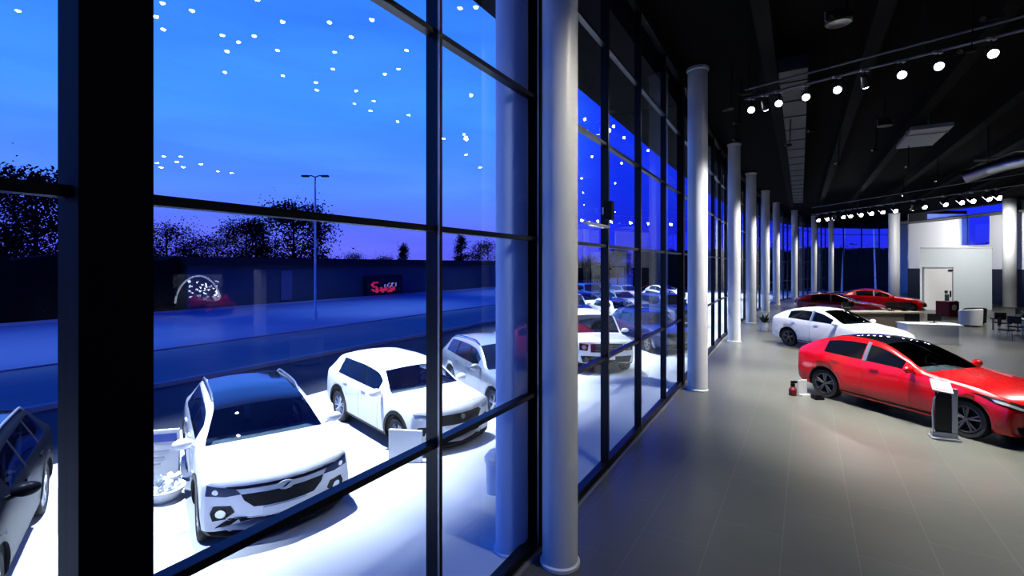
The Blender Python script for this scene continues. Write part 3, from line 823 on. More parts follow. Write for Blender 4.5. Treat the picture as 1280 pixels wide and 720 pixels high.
# dark hedges in front of the trees
def hedge(s0, s1, off, h, label, th=2.0):
    rnd = random.Random(int(s0 * 7)); o = thing('hedge', label, 'hedge', W(s0, off, OUT) if off is not None else (17, 66, OUT), ANG if off is not None else -.12)
    b = B(); n = int((s1 - s0) / .8); L = s1 - s0
    top = [(L * i / n, 0, h * (.82 + .18 * rnd.random())) for i in range(n + 1)]
    for i in range(n):
        a, c = top[i], top[i + 1]
        for y0, y1 in ((0, 0), (th, th)): b.quad([(a[0], y0, 0), (c[0], y0, 0), (c[0], y1, c[2]), (a[0], y1, a[2])])
        b.quad([(a[0], 0, a[2]), (c[0], 0, c[2]), (c[0], th, c[2]), (a[0], th, a[2])])
    for k in range(int(L * 22)):
        x = rnd.random() * L; z = h * (rnd.random() ** .5) * 1.06; y = -.15 - rnd.random() * .3
        p = Vector((x, y if z < h * .85 else rnd.random() * th, z)); sz = .10 + .13 * rnd.random()
        u = Vector((rnd.gauss(0, 1), rnd.gauss(0, 1), rnd.gauss(0, 1))).normalized(); v = u.orthogonal().normalized()
        b.quad([p - u * sz, p - v * sz * .6, p + u * sz, p + v * sz * .6])
    b.build('foliage', LEAF, o, smooth=0, norm=False)
    return o
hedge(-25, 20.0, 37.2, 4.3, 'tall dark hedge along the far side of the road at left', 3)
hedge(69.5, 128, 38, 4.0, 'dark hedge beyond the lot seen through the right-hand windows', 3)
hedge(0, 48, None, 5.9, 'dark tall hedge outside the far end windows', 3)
# ------------------------------------------------------------------ ceiling things
T = Vector((math.sin(R(31)), math.cos(R(31)), 0)); TA = math.atan2(T.y, T.x); TN = Vector((T.y, -T.x, 0))
BAF = mat('ceiling_baffle', (.0045, .0045, .005), .8, spec=.08)
DUCTM = mat('dull_duct', (.03, .031, .034), .55, metal=.2)
SILV = mat('silver_duct', (.62, .66, .72), .28, metal=.95, vary=.1, scale=4, bump=.25)
for i in range(12):
    c0 = Vector((3.6, 6.0, 0)) + TN * (i * 1.9 - .6)
    a = c0 - T * 6; q = c0 + T * min(52, 37)
    cut = [p for p in (a, q)]
    b = B(); L = (q - a).length; b.box((0, 0, 0), (L, .28, .34))
    o = b.build('ceiling_baffle', BAF, smooth=0); m_ = (a + q) / 2; o.location = (m_.x, m_.y, CEIL - .18); o.rotation_euler.z = TA
    tag(o, 'long black ceiling baffle running along the showroom', 'baffle', 'black ceiling baffles')
def duct(label, p, L, w, h, z, m):
    b = B(); b.box((0, 0, 0), (L, w, h)).bevel(.02, 1)
    for k in range(int(L / 1.5)):
        b.box((-L / 2 + .75 + 1.5 * k, 0, 0), (.04, w + .05, h + .05))
    for k in (-.3, .3): b.box((L * k, 0, (CEIL - z) / 2 + h / 4 - .005), (.03, .03, CEIL - z - h / 2 - .01))
    o = b.build('air_duct', m, smooth=0); o.location = (p[0], p[1], z); o.rotation_euler.z = TA; return tag(o, label, 'duct')
p = Vector((5.55, 9.5, 0)) + T * 14; duct('flat grey air duct running along the ceiling left of the spotlights', p, 26, .55, .3, 7.45, DUCTM)
p = Vector((13.6, 15.9, 0)); duct('short pale grey duct panel under the ceiling above the red car', p, 2.8, 1.0, .12, 7.35, mat('pale_duct', (.20, .21, .23), .5, metal=.2))
sd = thing('flexible_duct', 'shiny silver round duct under the ceiling at the right edge', 'duct', (0, 0, 0))
pts = [atY(1205, 222, 17.5), atY(1235, 212, 17), atY(1262, 204, 16.5), atY(1285, 199, 16), atY(1330, 192, 15.5)]
b = B(); rings = []
for k in range(len(pts) - 1):
    n = 8
    for i in range(n):
        t = i / n; rings.append(pts[k].lerp(pts[k + 1], t))
b.tube(rings, .22, n=18)
b.build('pipe', SILV, sd, smooth=60)
b = B(); q = pts[1]; b.cyl((q.x, q.y, q.z), (q.x, q.y, CEIL), .03, n=8); q = pts[3]; b.cyl((q.x, q.y, q.z), (q.x, q.y, CEIL), .02, n=8); b.build('hanger', DUCTM, sd)
b = B(); b.tube([atY(1218, 201, 16), atY(1245, 198, 15.8), atY(1270, 189, 15.5), atY(1300, 188, 15)], .035, n=8)
tag(b.build('conduit_pipe', mat('grey_conduit', (.35, .36, .38), .4, metal=.6)), 'thin grey conduit pipe above the silver duct', 'pipe')

# ------------------------------------------------------------------ track lights
HOUS = mat('spotlight_housing', (.025, .026, .028), .4, metal=.3)
LENS = mat('lit_spotlight_lens', (1, 1, 1), .4, emit=(.93, .97, 1.0), estr=60)
LENSS = mat('snoot_lens', (1, 1, 1), .4, emit=(.93, .97, 1.0), estr=24)
LENSD = mat('dim_spotlight_lens', (1, 1, 1), .4, emit=(.93, .97, 1.0), estr=9)
def spot_proto(label, aim, m):
    o = thing('track_spotlight', label, 'spotlight', (0, 0, 0), 0, 'spotlights')
    aim = Vector(aim).normalized(); c = Vector((0, 0, -.26))
    b = B(); b.box((0, 0, -.02), (.16, .06, .05)).bevel(.008, 1); b.build('track_clamp', ALU, o, smooth=30)
    b = B(); b.cyl((0, 0, -.03), (0, 0, -.13), .012, n=8); u = aim.cross(Vector((0, 0, 1))).normalized()
    b.tube([c + u * .085, c + u * .085 + Vector((0, 0, .12)), c - u * .085 + Vector((0, 0, .12)), c - u * .085], .009, n=6); b.build('yoke', HOUS, o)
    q = aim.to_track_quat('Z', 'Y').to_matrix()
    b = B(); b.lathe([(.03, -.14), (.06, -.13), (.072, 0), (.085, .10), (.078, .10), (.06, .04)], n=20)
    for v in b.bm.verts: v.co = c + q @ v.co
    b.build('housing', HOUS, o, smooth=40)
    b = B(); b.lathe([(.066, .075), (.067, .105), (.05, .128), (0.001, .138)], n=20)
    for v in b.bm.verts: v.co = c + q @ v.co
    b.build('lens', m, o, smooth=60)
    return o
def ordinal(k): return ['first', 'second', 'third', 'fourth', 'fifth', 'sixth', 'seventh', 'eighth', 'ninth', 'tenth', 'eleventh', 'twelfth', 'thirteenth', 'fourteenth', 'fifteenth', 'sixteenth'][k]
TRACKM = mat('grey_track', (.16, .165, .17), .4, metal=.5)
def track(name, label, p, q, gap=.34):
    o = thing(name, label, 'lighting track', p)
    d = q - p; b = B(); b.cyl((0, 0, 0), d, .028, n=10); b.build('rail', TRACKM, o)
    b = B(); up = Vector((0, 0, gap)); b.cyl(up, d + up, .022, n=10); b.build('upper_rail', TRACKM, o)
    for t in (.04, .30, .56, .82):
        b = B(); c = d * t; b.cyl(c, (c.x, c.y, CEIL - p.z), .012, n=6); b.build('hanger', DUCTM, o)
    return o
Z1 = 6.95
def on_plane(px, py, z): Y = (z - CAMZ) * F / (HY - py); return Vector(((px - 640) / F * Y, Y, z))
A, Bq = on_plane(952, 119, Z1), on_plane(1236, 48, Z1)
dr = (Bq - A); track('lighting_track', 'near lighting track of two thin rails with nine spotlights', A - dr * .10, Bq + dr * .45, .22)
near = [(939, 0), (956, 1), (973, 0), (1007, 0), (1046, 0), (1081, 1), (1126, 0), (1172, 0), (1239, 0)]
P1 = spot_proto('', (-.35, -.75, -.62), LENS); P2 = spot_proto('', (.45, .4, -.75), LENSD)
P3 = spot_proto('', (.02, .02, -1), LENS)
first = {0: True, 1: True, 2: True}
def place(kind, loc, label, group, sc=1.0, rz=0.0):
    src = (P1, P2, P3)[kind]
    if first[kind]: o = src; first[kind] = False
    else: o = copy_tree(src)
    o.location = loc; o.rotation_euler.z = rz; o['label'] = label; o['group'] = group; o.scale = (sc,) * 3
    return o
def t_at(px, A, d):   # parameter on the line where it projects on column px
    k = (px - 640) / F; return (k * A.y - A.x) / (d.x - k * d.y)
spots_near = []
for i, (px, kd) in enumerate(near):
    t = t_at(px, A, dr); c = A + dr * t
    spots_near.append(c)
    place(kd, c, '%s spotlight from the left on the near ceiling track%s' % (ordinal(i), ', dim' if kd else ', lit'), 'spotlights on the near ceiling track', .95)
Z2 = 6.75
A2, B2 = on_plane(1018, 268, Z2), on_plane(1243, 236, Z2); d2 = B2 - A2
track('lighting_track', 'far lighting track with a row of spotlights above the back of the showroom', A2 - d2 * .02, B2 + d2 * .12, .5)
far = [1022, 1033, 1043, 1053, 1062, 1075, 1088, 1102, 1118, 1142, 1154, 1180, 1200, 1214, 1234, 1246]
for i, px in enumerate(far):
    c = A2 + d2 * t_at(px, A2, d2)
    place(0 if i not in (2, 9) else 1, c, '%s spotlight from the left on the far ceiling track' % ordinal(i), 'spotlights on the far ceiling track', 1.5, .4)
# ceiling spotlights whose mirror images speckle the glass
specks = [(207,13),(203,21),(195,37),(204,52),(240,30),(321,17),(353,43),(318,60),(298,67),(347,77),(278,59),(284,78),(354,107),(395,115),(396,124),(281,103),(73,14),(22,30),
 (412,44),(465,41),(439,61),(418,79),(416,99),(508,77),(498,99),(481,105),(445,125),(443,140),(467,137),(463,148),(511,153),(497,160),(544,153),(549,122),(589,119),(599,150),(580,168),(588,184),(583,197),(600,211),(554,179),(556,10),(595,26),(605,52),(575,27),
 (731,149),(745,158),(767,158),(770,169),(780,172),(792,185),(810,188),(732,190),(740,196),(727,206),(727,223),(742,225),(729,241),(746,240),(769,229),(783,210),(777,204),(776,251),(769,265),(791,268),(730,256),
 (196,205),(201,210),(221,204),(229,210),(251,207),(272,215),(290,217),(205,198),(226,198)]
def mirrored(px, py, z):
    d = Vector(((px - 640) / F, 1, (HY - py) / F)); den = d.dot(Nn)
    h = G0.dot(Nn) / den if False else None
    # camera at the origin; plane Nn.x = Nn.G0
    t = Nn.dot(G0) / den; hit = d * t; dr_ = d - Nn * 2 * den
    u = (z - CAMZ - hit.z) / dr_.z
    return hit + dr_ * u + Vector((0, 0, CAMZ)) if u > 0 else None
cnt = 0; snoots = []
for (px, py) in specks:
    z = 6.9
    while z > 3.9:
        m = mirrored(px, py, z - .37)
        if m is not None and m.x < 36.5 and -6.5 < m.y < 34: break
        z -= .25
    else: continue
    if m.x < 1.5: continue
    q = ((m.x / m.y) * F + 640, HY - F * (m.z - CAMZ) / m.y) if m.y > .5 else (9999, 0)
    if -10 < q[0] < 1290 and -10 < q[1] < 730:
        # snoots added only for their mirrored specks; the lens stays hidden from the eye
        dd = Vector(((px - 640) / F, 1, (HY - py) / F)); hp = dd * (Nn.dot(G0) / dd.dot(Nn)) + Vector((0, 0, CAMZ))
        snoots.append((m, (hp - m).normalized())); continue
    dist = (m - Vector((0, 0, CAMZ))).length
    cnt += 1
    place(2, m + Vector((0, 0, .37)), 'ceiling spotlight out of direct view, mirrored as a bright speck in the glass', 'spotlights mirrored in the glass', max(.5, min(1.15, dist / 18)), random.random() * 6)
if snoots:
    o = thing('speck_snoot', '', 'spotlight', (0, 0, 0)); P4 = o
    b = B(); b.lathe([(.03, -.12), (.055, -.10), (.058, .36), (.054, .36), (.052, -.07)], n=20); b.build('snoot', BAF, o, smooth=40)
    b = B(); b.lathe([(.051, -.06), (.0005, -.055)], n=20); b.build('lens', LENSS, o)
    snoots = snoots[::2]
    for k, (m, a) in enumerate(snoots):
        o = P4 if k == 0 else copy_tree(P4)
        o['label'] = 'added narrow black ceiling spotlight turned to the glass to put a speck in the right-hand panes'; o['group'] = 'added spotlights turned to the glass'
        o.location = m; o.scale = (.72, .72, 1); o.rotation_mode = 'QUATERNION'; o.rotation_quaternion = a.to_track_quat('Z', 'Y')
        b = B(); q = a.to_track_quat('Z', 'Y').inverted() @ Vector((0, 0, CEIL - m.z)); b.cyl((0, 0, -.02), q, .01, n=6); b.build('hanger', BAF, o)
print('mirrored spots', cnt, len(snoots))

# round black speakers under the ceiling
def speaker(px, py, z, label):
    c = on_plane(px, py, z); o = thing('ceiling_speaker', label, 'speaker', c)
    b = B(); b.lathe([(.05, .22), (.17, .2), (.2, .02), (.18, 0), (.12, .03)], n=24); b.build('case', HOUS, o)
    b = B(); b.cyl((0, 0, .2), (0, 0, CEIL - z), .015, n=8); b.build('hanger', DUCTM, o)
    b = B(); b.tube([(.23, 0, .2), (.23, 0, .05), (-.23, 0, .05), (-.23, 0, .2)], .012, n=6); b.build('bracket', ALU, o)
speaker(1048, 30, 7.2, 'round black speaker hanging above the near lighting track')
speaker(1106, 158, 7.2, 'round black speaker hanging between the two lighting tracks')

# black box and shelf arm on the second window post, seen past the column
o = thing('wall_sensor', 'small black box fixed to the window post beside the nearest column', 'sensor', W(8.27, -.14, 3.9), ANG)
b = B(); b.box((0, 0, 0), (.12, .12, .27)).bevel(.015, 2); b.build('case', TRIM, o)
b = B(); b.box((0, .06, -.0), (.05, .08, .1)); b.build('mount', ALU, o)
o = thing('bracket_arm', 'thin metal arm between the nearest column and the window post', 'bracket', W(8.28, -.10, 3.66), ANG)
b = B(); b.box((-.45, -.02, 0), (.95, .05, .035)); b.build('arm', ALU, o)
b = B(); b.box((-.5, -.02, -.03), (.6, .03, .02)); b.build('strip', CHROME, o)

# ------------------------------------------------------------------ info stand by the red car
STEEL = mat('brushed_steel', (.55, .56, .57), .35, metal=.7)
STWH = mat('stand_white', (.7, .71, .72), .4)
g = at(1180, 548)
o = thing('info_stand', 'silver frame info stand with a tilted panel beside the front wheel of the red car', 'info stand', (g.x, g.y, 0), R(-24)); o.scale = (.8, .8, 1.0)
b = B(); b.box((0, 0, .015), (.52, .34, .03)).bevel(.01, 2); b.box((0, 0, .07), (.44, .12, .09)).bevel(.01, 1); b.build('base', STEEL, o)
b = B(); b.box((.18, 0, .49), (.10, .06, .82)).bevel(.012, 2); b.build('upright', STEEL, o)
b = B(); b.tube([(-.19, 0, .08), (-.20, 0, .45), (-.17, 0, .70), (-.10, 0, .84), (.02, 0, .9), (.14, 0, .9)], .02, n=8); b.build('curved_tube', STEEL, o)
b = B(); b.box((-.01, .005, .46), (.29, .02, .72)).bevel(.006, 1); b.build('dark_panel', mat('smoked_panel', (.012, .012, .014), .3), o)
mt = Matrix.Translation((-.06, -.04, .93)) @ Matrix.Rotation(R(42), 4, 'X') @ Matrix.Rotation(R(12), 4, 'Y')
b = B(); b.box((0, 0, 0), (.38, .24, .03), M=mt).bevel(.01, 2); b.build('tilted_panel', STWH, o)
b = B(); b.box((0, 0, .02), (.32, .18, .006), M=mt); b.build('panel_sheet', mat('sheet_grey', (.5, .52, .54), .3, vary=.3, scale=20), o)

# bottle and wheel chock by the rear wheel
g = at(991, 494)
o = thing('care_bottle', 'small dark red and black bottle on the floor behind the red car', 'bottle', (g.x, g.y, 0)); o.scale = (.8, .8, .85)
b = B(); b.lathe([(.001, 0), (.10, .0), (.105, .02), (.105, .17), (.06, .23), (.045, .25)], n=20); b.build('body', mat('wine_red_plastic', (.16, .01, .02), .4), o)
b = B(); b.lathe([(.05, .25), (.06, .26), (.06, .33), (.03, .34)], n=16); b.box((.03, 0, .37), (.16, .06, .06)).bevel(.015, 2); b.build('spray_cap', TRIM, o)
g = at(1004, 494)
o = thing('price_holder', 'small white card holder on the floor behind the red car', 'card holder', (g.x, g.y, 0), .3)
b = B(); b.box((0, 0, .015), (.24, .16, .03)).bevel(.008, 1); b.build('foot', STWH, o)
b = B(); b.box((0, .02, .19), (.26, .02, .34)).bevel(.006, 1); b.build('card', STWH, o)
g = at(1018, 497)
b = B(); b.prism([(-.1, 0), (.1, 0), (.1, .04), (.02, .11), (-.1, .11)], -.09, .09)
for v in b.bm.verts: v.co = Vector((v.co.x, v.co.z, v.co.y))
o = b.build('wheel_chock', TRIM, loc=(g.x, g.y - .12, 0)); tag(o, 'small black chock against the rear wheel of the red car', 'wheel chock')

# ------------------------------------------------------------------ reception and back of the showroom
TAUPE = mat('taupe_laminate', (.24, .21, .17), .4, vary=.08, scale=3)
WHT = mat('white_laminate', (.8, .81, .82), .3, vary=.02)
BRN = mat('brown_laminate', (.16, .09, .045), .4, vary=.2, scale=5)
o = thing('reception_counter', 'long taupe reception counter with a dark end in front of the far red cars', 'counter', (17.2, 22.9, 0), -.06)
b = B(); b.box((-.3, 0, .41), (3.0, .7, .82)).bevel(.01, 1); b.build('front_panel', TAUPE, o)
b = B(); b.box((0, -.05, .86), (3.9, .9, .07)).bevel(.01, 1); b.build('worktop', mat('beige_top', (.52, .44, .34), .3), o)
b = B(); b.box((1.55, 0, .41), (.66, .7, .82)).bevel(.01, 1); b.build('end_block', PANELD, o)
b = B(); b.box((-.3, -.02, .06), (2.96, .7, .1)); b.build('plinth', TRIM, o)
for i, x in enumerate((-1.1, .9, 1.5)):
    q = thing('desk_monitor', '%s of the small screens standing on the reception counter' % ('left', 'middle', 'right')[i], 'monitor', (17.2 + x, 22.95 - .06 * x, .895), 2.9)
    b = B(); b.box((0, 0, .01), (.22, .16, .02)); b.cyl((0, 0, .01), (0, 0, .16), .02, n=8); b.build('stand', TRIM, q)
    b = B(); b.box((0, 0, .28), (.5, .03, .3)).bevel(.008, 1); b.build('screen', DKGLASS, q)
# white desk behind the red car
o = thing('white_desk', 'white desk with rounded front between the red car and the counter', 'desk', (16.6, 19.2, 0), -.25)
b = B(); b.box((0, 0, .36), (1.7, .8, .72)).bevel(.06, 3); b.build('body', WHT, o)
b = B(); b.box((.05, 0, .745), (1.85, .9, .04)).bevel(.012, 2); b.build('desktop', WHT, o)
b = B(); b.box((.86, -.2, .42), (.03, .12, .42)); b.build('handle_slot', TRIM, o)
q = thing('desk_monitor', 'black flat screen standing on the white desk', 'monitor', (16.85, 19.15, .765), -.25)
b = B(); b.box((0, 0, .01), (.26, .18, .02)); b.cyl((0, .02, .01), (0, .02, .14), .02, n=8); b.build('stand', TRIM, q)
b = B(); b.box((0, 0, .24), (.46, .03, .28)).bevel(.006, 1); b.build('screen', TRIM, q)
# white room box with door
bx0, bx1, by = 28.05, 33.0, 33.0
o = bpy.data.objects.new('wall_partition', None); COL.objects.link(o); struct(o)
PW = mat('blue_white_panel', (.66, .74, .78), .5, vary=.03, scale=.7)
b = B(); b.prism([(bx0, by), (bx1, by), (bx1 + 3.2, by + 3.2), (bx0 + 2.75, by + 3.2)], 0, 4.24); w_ = b.build('panel_wall', PW, o, smooth=0)
b = B(); b.prism([(bx0 - .02, by - .05), (bx1 + .05, by - .05), (bx1 + 3.2, by + 3.2), (bx0 + 2.75, by + 3.2)], 4.24, 4.31); b.build('cornice', WHT, o, smooth=0)
d = bpy.data.objects.new('door_1', None); COL.objects.link(d); struct(d); d.location = (29.25, by - .03, 0)
b = B(); b.box((0, 0, 1.42), (1.9, .06, 2.84)).bevel(.01, 1); b.build('leaf', WHT, d)
b = B()
for x in (-1.0, 1.0): b.box((x, 0, 1.45), (.07, .09, 2.95))
b.box((0, 0, 2.92), (2.07, .09, .07)); b.build('door_frame', mat('grey_frame', (.35, .38, .42), .5), d, smooth=0)
b = B(); b.box((.82, -.06, 1.1), (.06, .06, .42)).bevel(.01, 1); b.build('door_handle', TRIM, d)
b = B(); b.box((.80, -.08, 2.72), (.26, .1, .1)).bevel(.01, 1); b.build('door_closer', TRIM, d)
# office chair in front of the door
def office_chair(x, y, rz, label):
    o = thing('office_chair', label, 'chair', (x, y, 0), rz)
    b = B()
    for k in range(5):
        a = 2*PI*k/5; b.cyl((0, 0, .1), (math.cos(a)*.3, math.sin(a)*.3, .07), .025, .018, n=8); b.blob((math.cos(a)*.3, math.sin(a)*.3, .035), (.035, .035, .035), 2)
    b.cyl((0, 0, .08), (0, 0, .45), .03, n=10); b.build('base', TRIM, o)
    b = B(); b.box((0, 0, .5), (.5, .5, .1)).bevel(.04, 3); b.build('seat', mat('charcoal_fabric', (.05, .06, .07), .8), o)
    b = B(); b.box((0, .26, .86), (.46, .07, .6)).bevel(.03, 3); b.cyl((0, .25, .48), (0, .28, .7), .025, n=8); b.build('backrest', MATS['charcoal_fabric'], o)
    b = B(); b.box((0, .3, 1.32), (.3, .07, .18)).bevel(.03, 3); b.cyl((0, .3, 1.1), (0, .3, 1.3), .018, n=8); b.build('headrest', MATS['charcoal_fabric'], o)
    for sg in (1, -1):
        b = B(); b.tube([(sg * .27, 0, .5), (sg * .29, 0, .72), (sg * .28, -.18, .74)], .02, n=8); b.build('armrest', TRIM, o)
def tub_chair(x, y, rz, label, shell, pad, sc=1.0):
    o = thing('tub_chair', label, 'armchair', (x, y, 0), rz)
    b = B(); n = 24; a0, a1 = R(-125), R(125); ro, ri = .42, .34; prev = None
    for i in range(n + 1):
        a = a0 + (a1 - a0) * i / n; t = abs(a) / a1; h = .78 - .10 * t * t
        ring = [b.bm.verts.new((math.sin(a) * r_, math.cos(a) * r_, z_)) for r_, z_ in ((ro * .94, .06), (ro, h - .03), ((ro + ri) / 2, h), (ri, h - .03), (ri, .3), (ri, .06))]
        if prev:
            for k in range(6): b.bm.faces.new((prev[k], prev[(k + 1) % 6], ring[(k + 1) % 6], ring[k]))
        else: b.bm.faces.new(ring)
        prev = ring
    b.bm.faces.new(prev[::-1]); b.build('shell', shell, o, smooth=50)
    b = B(); b.lathe([(.001, .25), (.33, .25), (.335, .38), (.30, .44), (.001, .45)], n=28); b.build('seat_cushion', pad, o, smooth=50)
    b = B(); b.lathe([(.32, 0), (.33, .07), (.001, .08)], n=28); b.build('base', TRIM, o)
    o.scale = (sc,) * 3
    return o
REDF = mat('red_upholstery', (.42, .02, .03), .6); BLKF = mat('black_leather', (.015, .015, .016), .4)
office_chair(28.6, 31.2, .5, 'dark office chair standing in front of the white door')
tub_chair(23.2, 24.3, 3.3, 'white tub chair with red seat in front of the white partition', WHT, REDF, 1.15)
tub_chair(24.5, 25.4, 2.9, 'black tub chair right behind the white tub chair', BLKF, BLKF, 1.1)
o = thing('display_cube', 'small red and white display cube below the office chair', 'display', (26.3, 29.0, 0), .2)
b = B(); b.box((0, 0, .45), (.75, .75, .9)).bevel(.02, 2); b.build('cube', mat('dark_red_panel', (.20, .02, .02), .5), o)
b = B(); b.blob((0, -.39, .55), (.2, .02, .18), 3); b.build('white_disc', WHT, o)
# brown low table and dark seats at the right edge
o = thing('low_table', 'brown low table beside the tub chairs', 'table', (23.6, 22.6, 0), .1)
b = B(); b.box((0, 0, .55), (1.5, .8, .05)).bevel(.012, 2); b.build('table_top', BRN, o)
for sx in (-.66, .66):
    for sy in (-.33, .33):
        b = B(); b.cyl((sx, sy, 0), (sx, sy, .53), .025, n=10); b.build('leg', BRN, o)
def cafe_chair(x, y, rz, label):
    o = thing('cafe_chair', label, 'chair', (x, y, 0), rz)
    b = B(); b.box((0, 0, .45), (.44, .44, .05)).bevel(.02, 2); b.build('seat', BLKF, o)
    b = B(); b.box((0, .21, .75), (.42, .04, .3)).bevel(.02, 2); b.build('backrest', BLKF, o)
    for sx in (-.19, .19):
        b = B(); b.cyl((sx * 1.1, -.2, 0), (sx, -.17, .45), .014, n=8); b.build('leg', CHROME, o)
        b = B(); b.cyl((sx * 1.1, .24, 0), (sx, .2, .82), .014, n=8); b.build('leg', CHROME, o)
for i, (x, y, rz, lb) in enumerate(((20.2, 19.6, .6, 'black cafe chair with chrome legs at the right edge, nearest of its group'), (21.6, 20.6, 2.2, 'black cafe chair at the right edge behind the nearest one'),
        (22.4, 21.9, -.4, 'black cafe chair left of the round white table'), (25.6, 24.0, 1.2, 'black cafe chair farthest back at the right edge'))): cafe_chair(x, y, rz, lb)
o = thing('round_table', 'small round white table among the black cafe chairs', 'table', (22.6, 21.0, 0))
b = B(); b.lathe([(.001, .71), (.42, .71), (.43, .725), (.42, .74), (.001, .74)], n=32); b.build('table_top', WHT, o)
b = B(); b.lathe([(.26, 0), (.25, .02), (.03, .04), (.03, .71)], n=24); b.build('pedestal', CHROME, o)
def plant(x, y, h, label):
    o = thing('potted_plant', label, 'plant', (x, y, 0)); rnd = random.Random(int(x * 10))
    b = B(); b.lathe([(.17, 0), (.22, .38), (.23, .40), (.20, .40), (.19, .34)], n=20); b.build('pot', WHT, o)
    b = B()
    for k in range(70):
        a = rnd.random() * 2 * PI; e = rnd.uniform(.2, 1.3); L = h * rnd.uniform(.35, .7); base = Vector((0, 0, .34)); d_ = Vector((math.cos(a) * math.cos(e), math.sin(a) * math.cos(e), math.sin(e)))
        m_ = base + d_ * L * .6; t_ = base + d_ * L + Vector((0, 0, -L * .2)); s_ = d_.cross(Vector((0, 0, 1))).normalized() * .035
        b.quad([base, m_ - s_, t_, m_ + s_])
    b.build('leaves', mat('plant_leaves', (.03, .06, .035), .5), o, smooth=0, norm=False)
plant(24.9, 23.2, 1.2, 'leafy potted plant in a white pot at the right edge')
plant(11.9, 22.6, 1.0, 'potted plant by the glass wall behind the white indoor car')

# ------------------------------------------------------------------ small things on the forecourt
def board(x, y, rz, w, h, label, z=OUT, band=True):
    o = thing('sign_board', label, 'sign', (x, y, z), rz)
    b = B(); b.box((0, 0, .03), (w * .9, .34, .06)).bevel(.01, 1); b.build('foot', RIM, o)
    b = B(); b.box((0, 0, h / 2 + .04), (w, .06, h)).bevel(.01, 1); b.build('board', WHT, o)
    if not band: return o
    b = B(); b.box((0, -.035, h - .08), (w * .92, .012, .12)); b.build('header_band', mat('blue_band', (.04, .07, .3), .5, vary=.4, scale=14), o)
    for k in range(3):
        b = B(); b.box((-.03 * k, -.035, h - .28 - .10 * k), (w * (.6 - .1 * k), .01, .025)); b.build('grey_line', mat('grey_line', (.35, .37, .42), .6), o)
    return o
g = at(196, 606, OUT); board(g.x, g.y, R(14), .62, .82, 'white sign board with blue header between the black post and the white SUV')
g = at(507, 586, OUT); board(g.x, g.y, R(-8), .58, .62, 'low white sign board in front of the wheel of the second white SUV', band=False)
g = at(206, 624, OUT)
o = thing('planter_bowl', 'low white planter at the foot of the sign board', 'planter', (g.x, g.y, OUT))
b = B(); b.lathe([(.16, 0), (.26, .16), (.27, .18), (.23, .18), (.20, .10)], n=24); b.build('bowl', WHT, o)
b = B(); rnd = random.Random(3)
for k in range(90):
    p = Vector((rnd.gauss(0, .1), rnd.gauss(0, .1), .2 + abs(rnd.gauss(0, .07)))); u = Vector((rnd.gauss(0, 1), rnd.gauss(0, 1), rnd.gauss(0, 1))).normalized() * .05; v = u.orthogonal() * .6
    b.quad([p - u, p - v, p + u, p + v])
b.build('white_flowers', mat('pale_petals', (.6, .65, .7), .7), o, smooth=0, norm=False)
g = at(614, 636, OUT + .25)
o = thing('litter_bin', 'slim blue-grey bin half hidden behind the stand-in column', 'bin', (g.x + .06, g.y + .35, OUT + .1))
b = B(); b.lathe([(.13, 0), (.15, .62), (.16, .64)], n=20); b.build('body', OUTC, o)
b = B(); b.lathe([(.17, .64), (.17, .70), (.10, .78), (.001, .80)], n=20); b.build('lid', WHT, o)

tub_chair(12.0, 4.4, 2.0, 'white tub chair mirrored in the glass above the nearest SUV', WHT, WHT, 1.2)
pc = mirrored(248, 366, 1.35); dv = (Vector((0, 0, 0)) - Vector((pc.x - W(2.7).x, pc.y - W(2.7).y, 0))).normalized()
o = thing('reflection_panel', 'dark panel of glowing dots and an arched rim, added out of view for the sparkle in the glass', 'display', (pc.x, pc.y, 0), math.atan2(dv.y, dv.x))
b = B(); b.box((-.15, 0, 1.25), (.2, 2.6, 2.5)).bevel(.03, 2); b.build('panel', PANELD, o)  # unseen panel added so that its glow mirrors as sparkle in the pane
SPARK = mat('reflection_sparkle', (1, 1, 1), .5, emit=(.75, .85, 1), estr=14); rnd = random.Random(11); b = B()
for k in range(70):
    b.box((-.03, rnd.uniform(-1.1, .5), rnd.uniform(.25, 2.1)), (.04, rnd.uniform(.05, .16), rnd.uniform(.04, .1)))
b.build('lamps', SPARK, o, smooth=0)
b = B(); b.tube([(.0, 1.2 * math.cos(a), .5 + 1.9 * math.sin(a)) for a in [PI * .04 + PI * .92 * i / 24 for i in range(25)]], .05, n=8); b.build('arched_rim', mat('reflection_arch_glow', (1, 1, 1), .5, emit=(.6, .75, 1), estr=4), o)
o = thing('reflection_slab', 'pale upright slab added out of view, mirrored in the glass left of the street lamp', 'pylon', (19.3, 3.4, 0), R(28))
b = B(); b.box((0, 0, 1.48), (.5, .3, 2.8)).bevel(.02, 2); b.build('panel', WHT, o)  # unseen slab added to give the mirror image of a column
b = B(); b.box((0, 0, .04), (.7, .5, .08)).bevel(.02, 2); b.build('base', STEEL, o)
put(c4, 'red car deep in the showroom, mirrored in the glass above the road', 32.0, .8, 2.6, 0)
for i, (px, py, tilt) in enumerate(((1056, 283, .4), (1092, 284, -.25))):
    tp = atY(px, py, 60); o = thing('flag_pole', '%s slim white pole outside the far end windows' % ('left', 'right')[i], 'pole', (tp.x - tilt, 60, OUT))
    b = B(); b.cyl((0, 0, 0), (tilt, 0, tp.z - OUT), .12, .07, n=10); b.build('mast', WHT, o)
    b = B(); b.blob((tilt, 0, tp.z - OUT + .1), (.13, .13, .13), 2); b.build('finial', WHT, o)
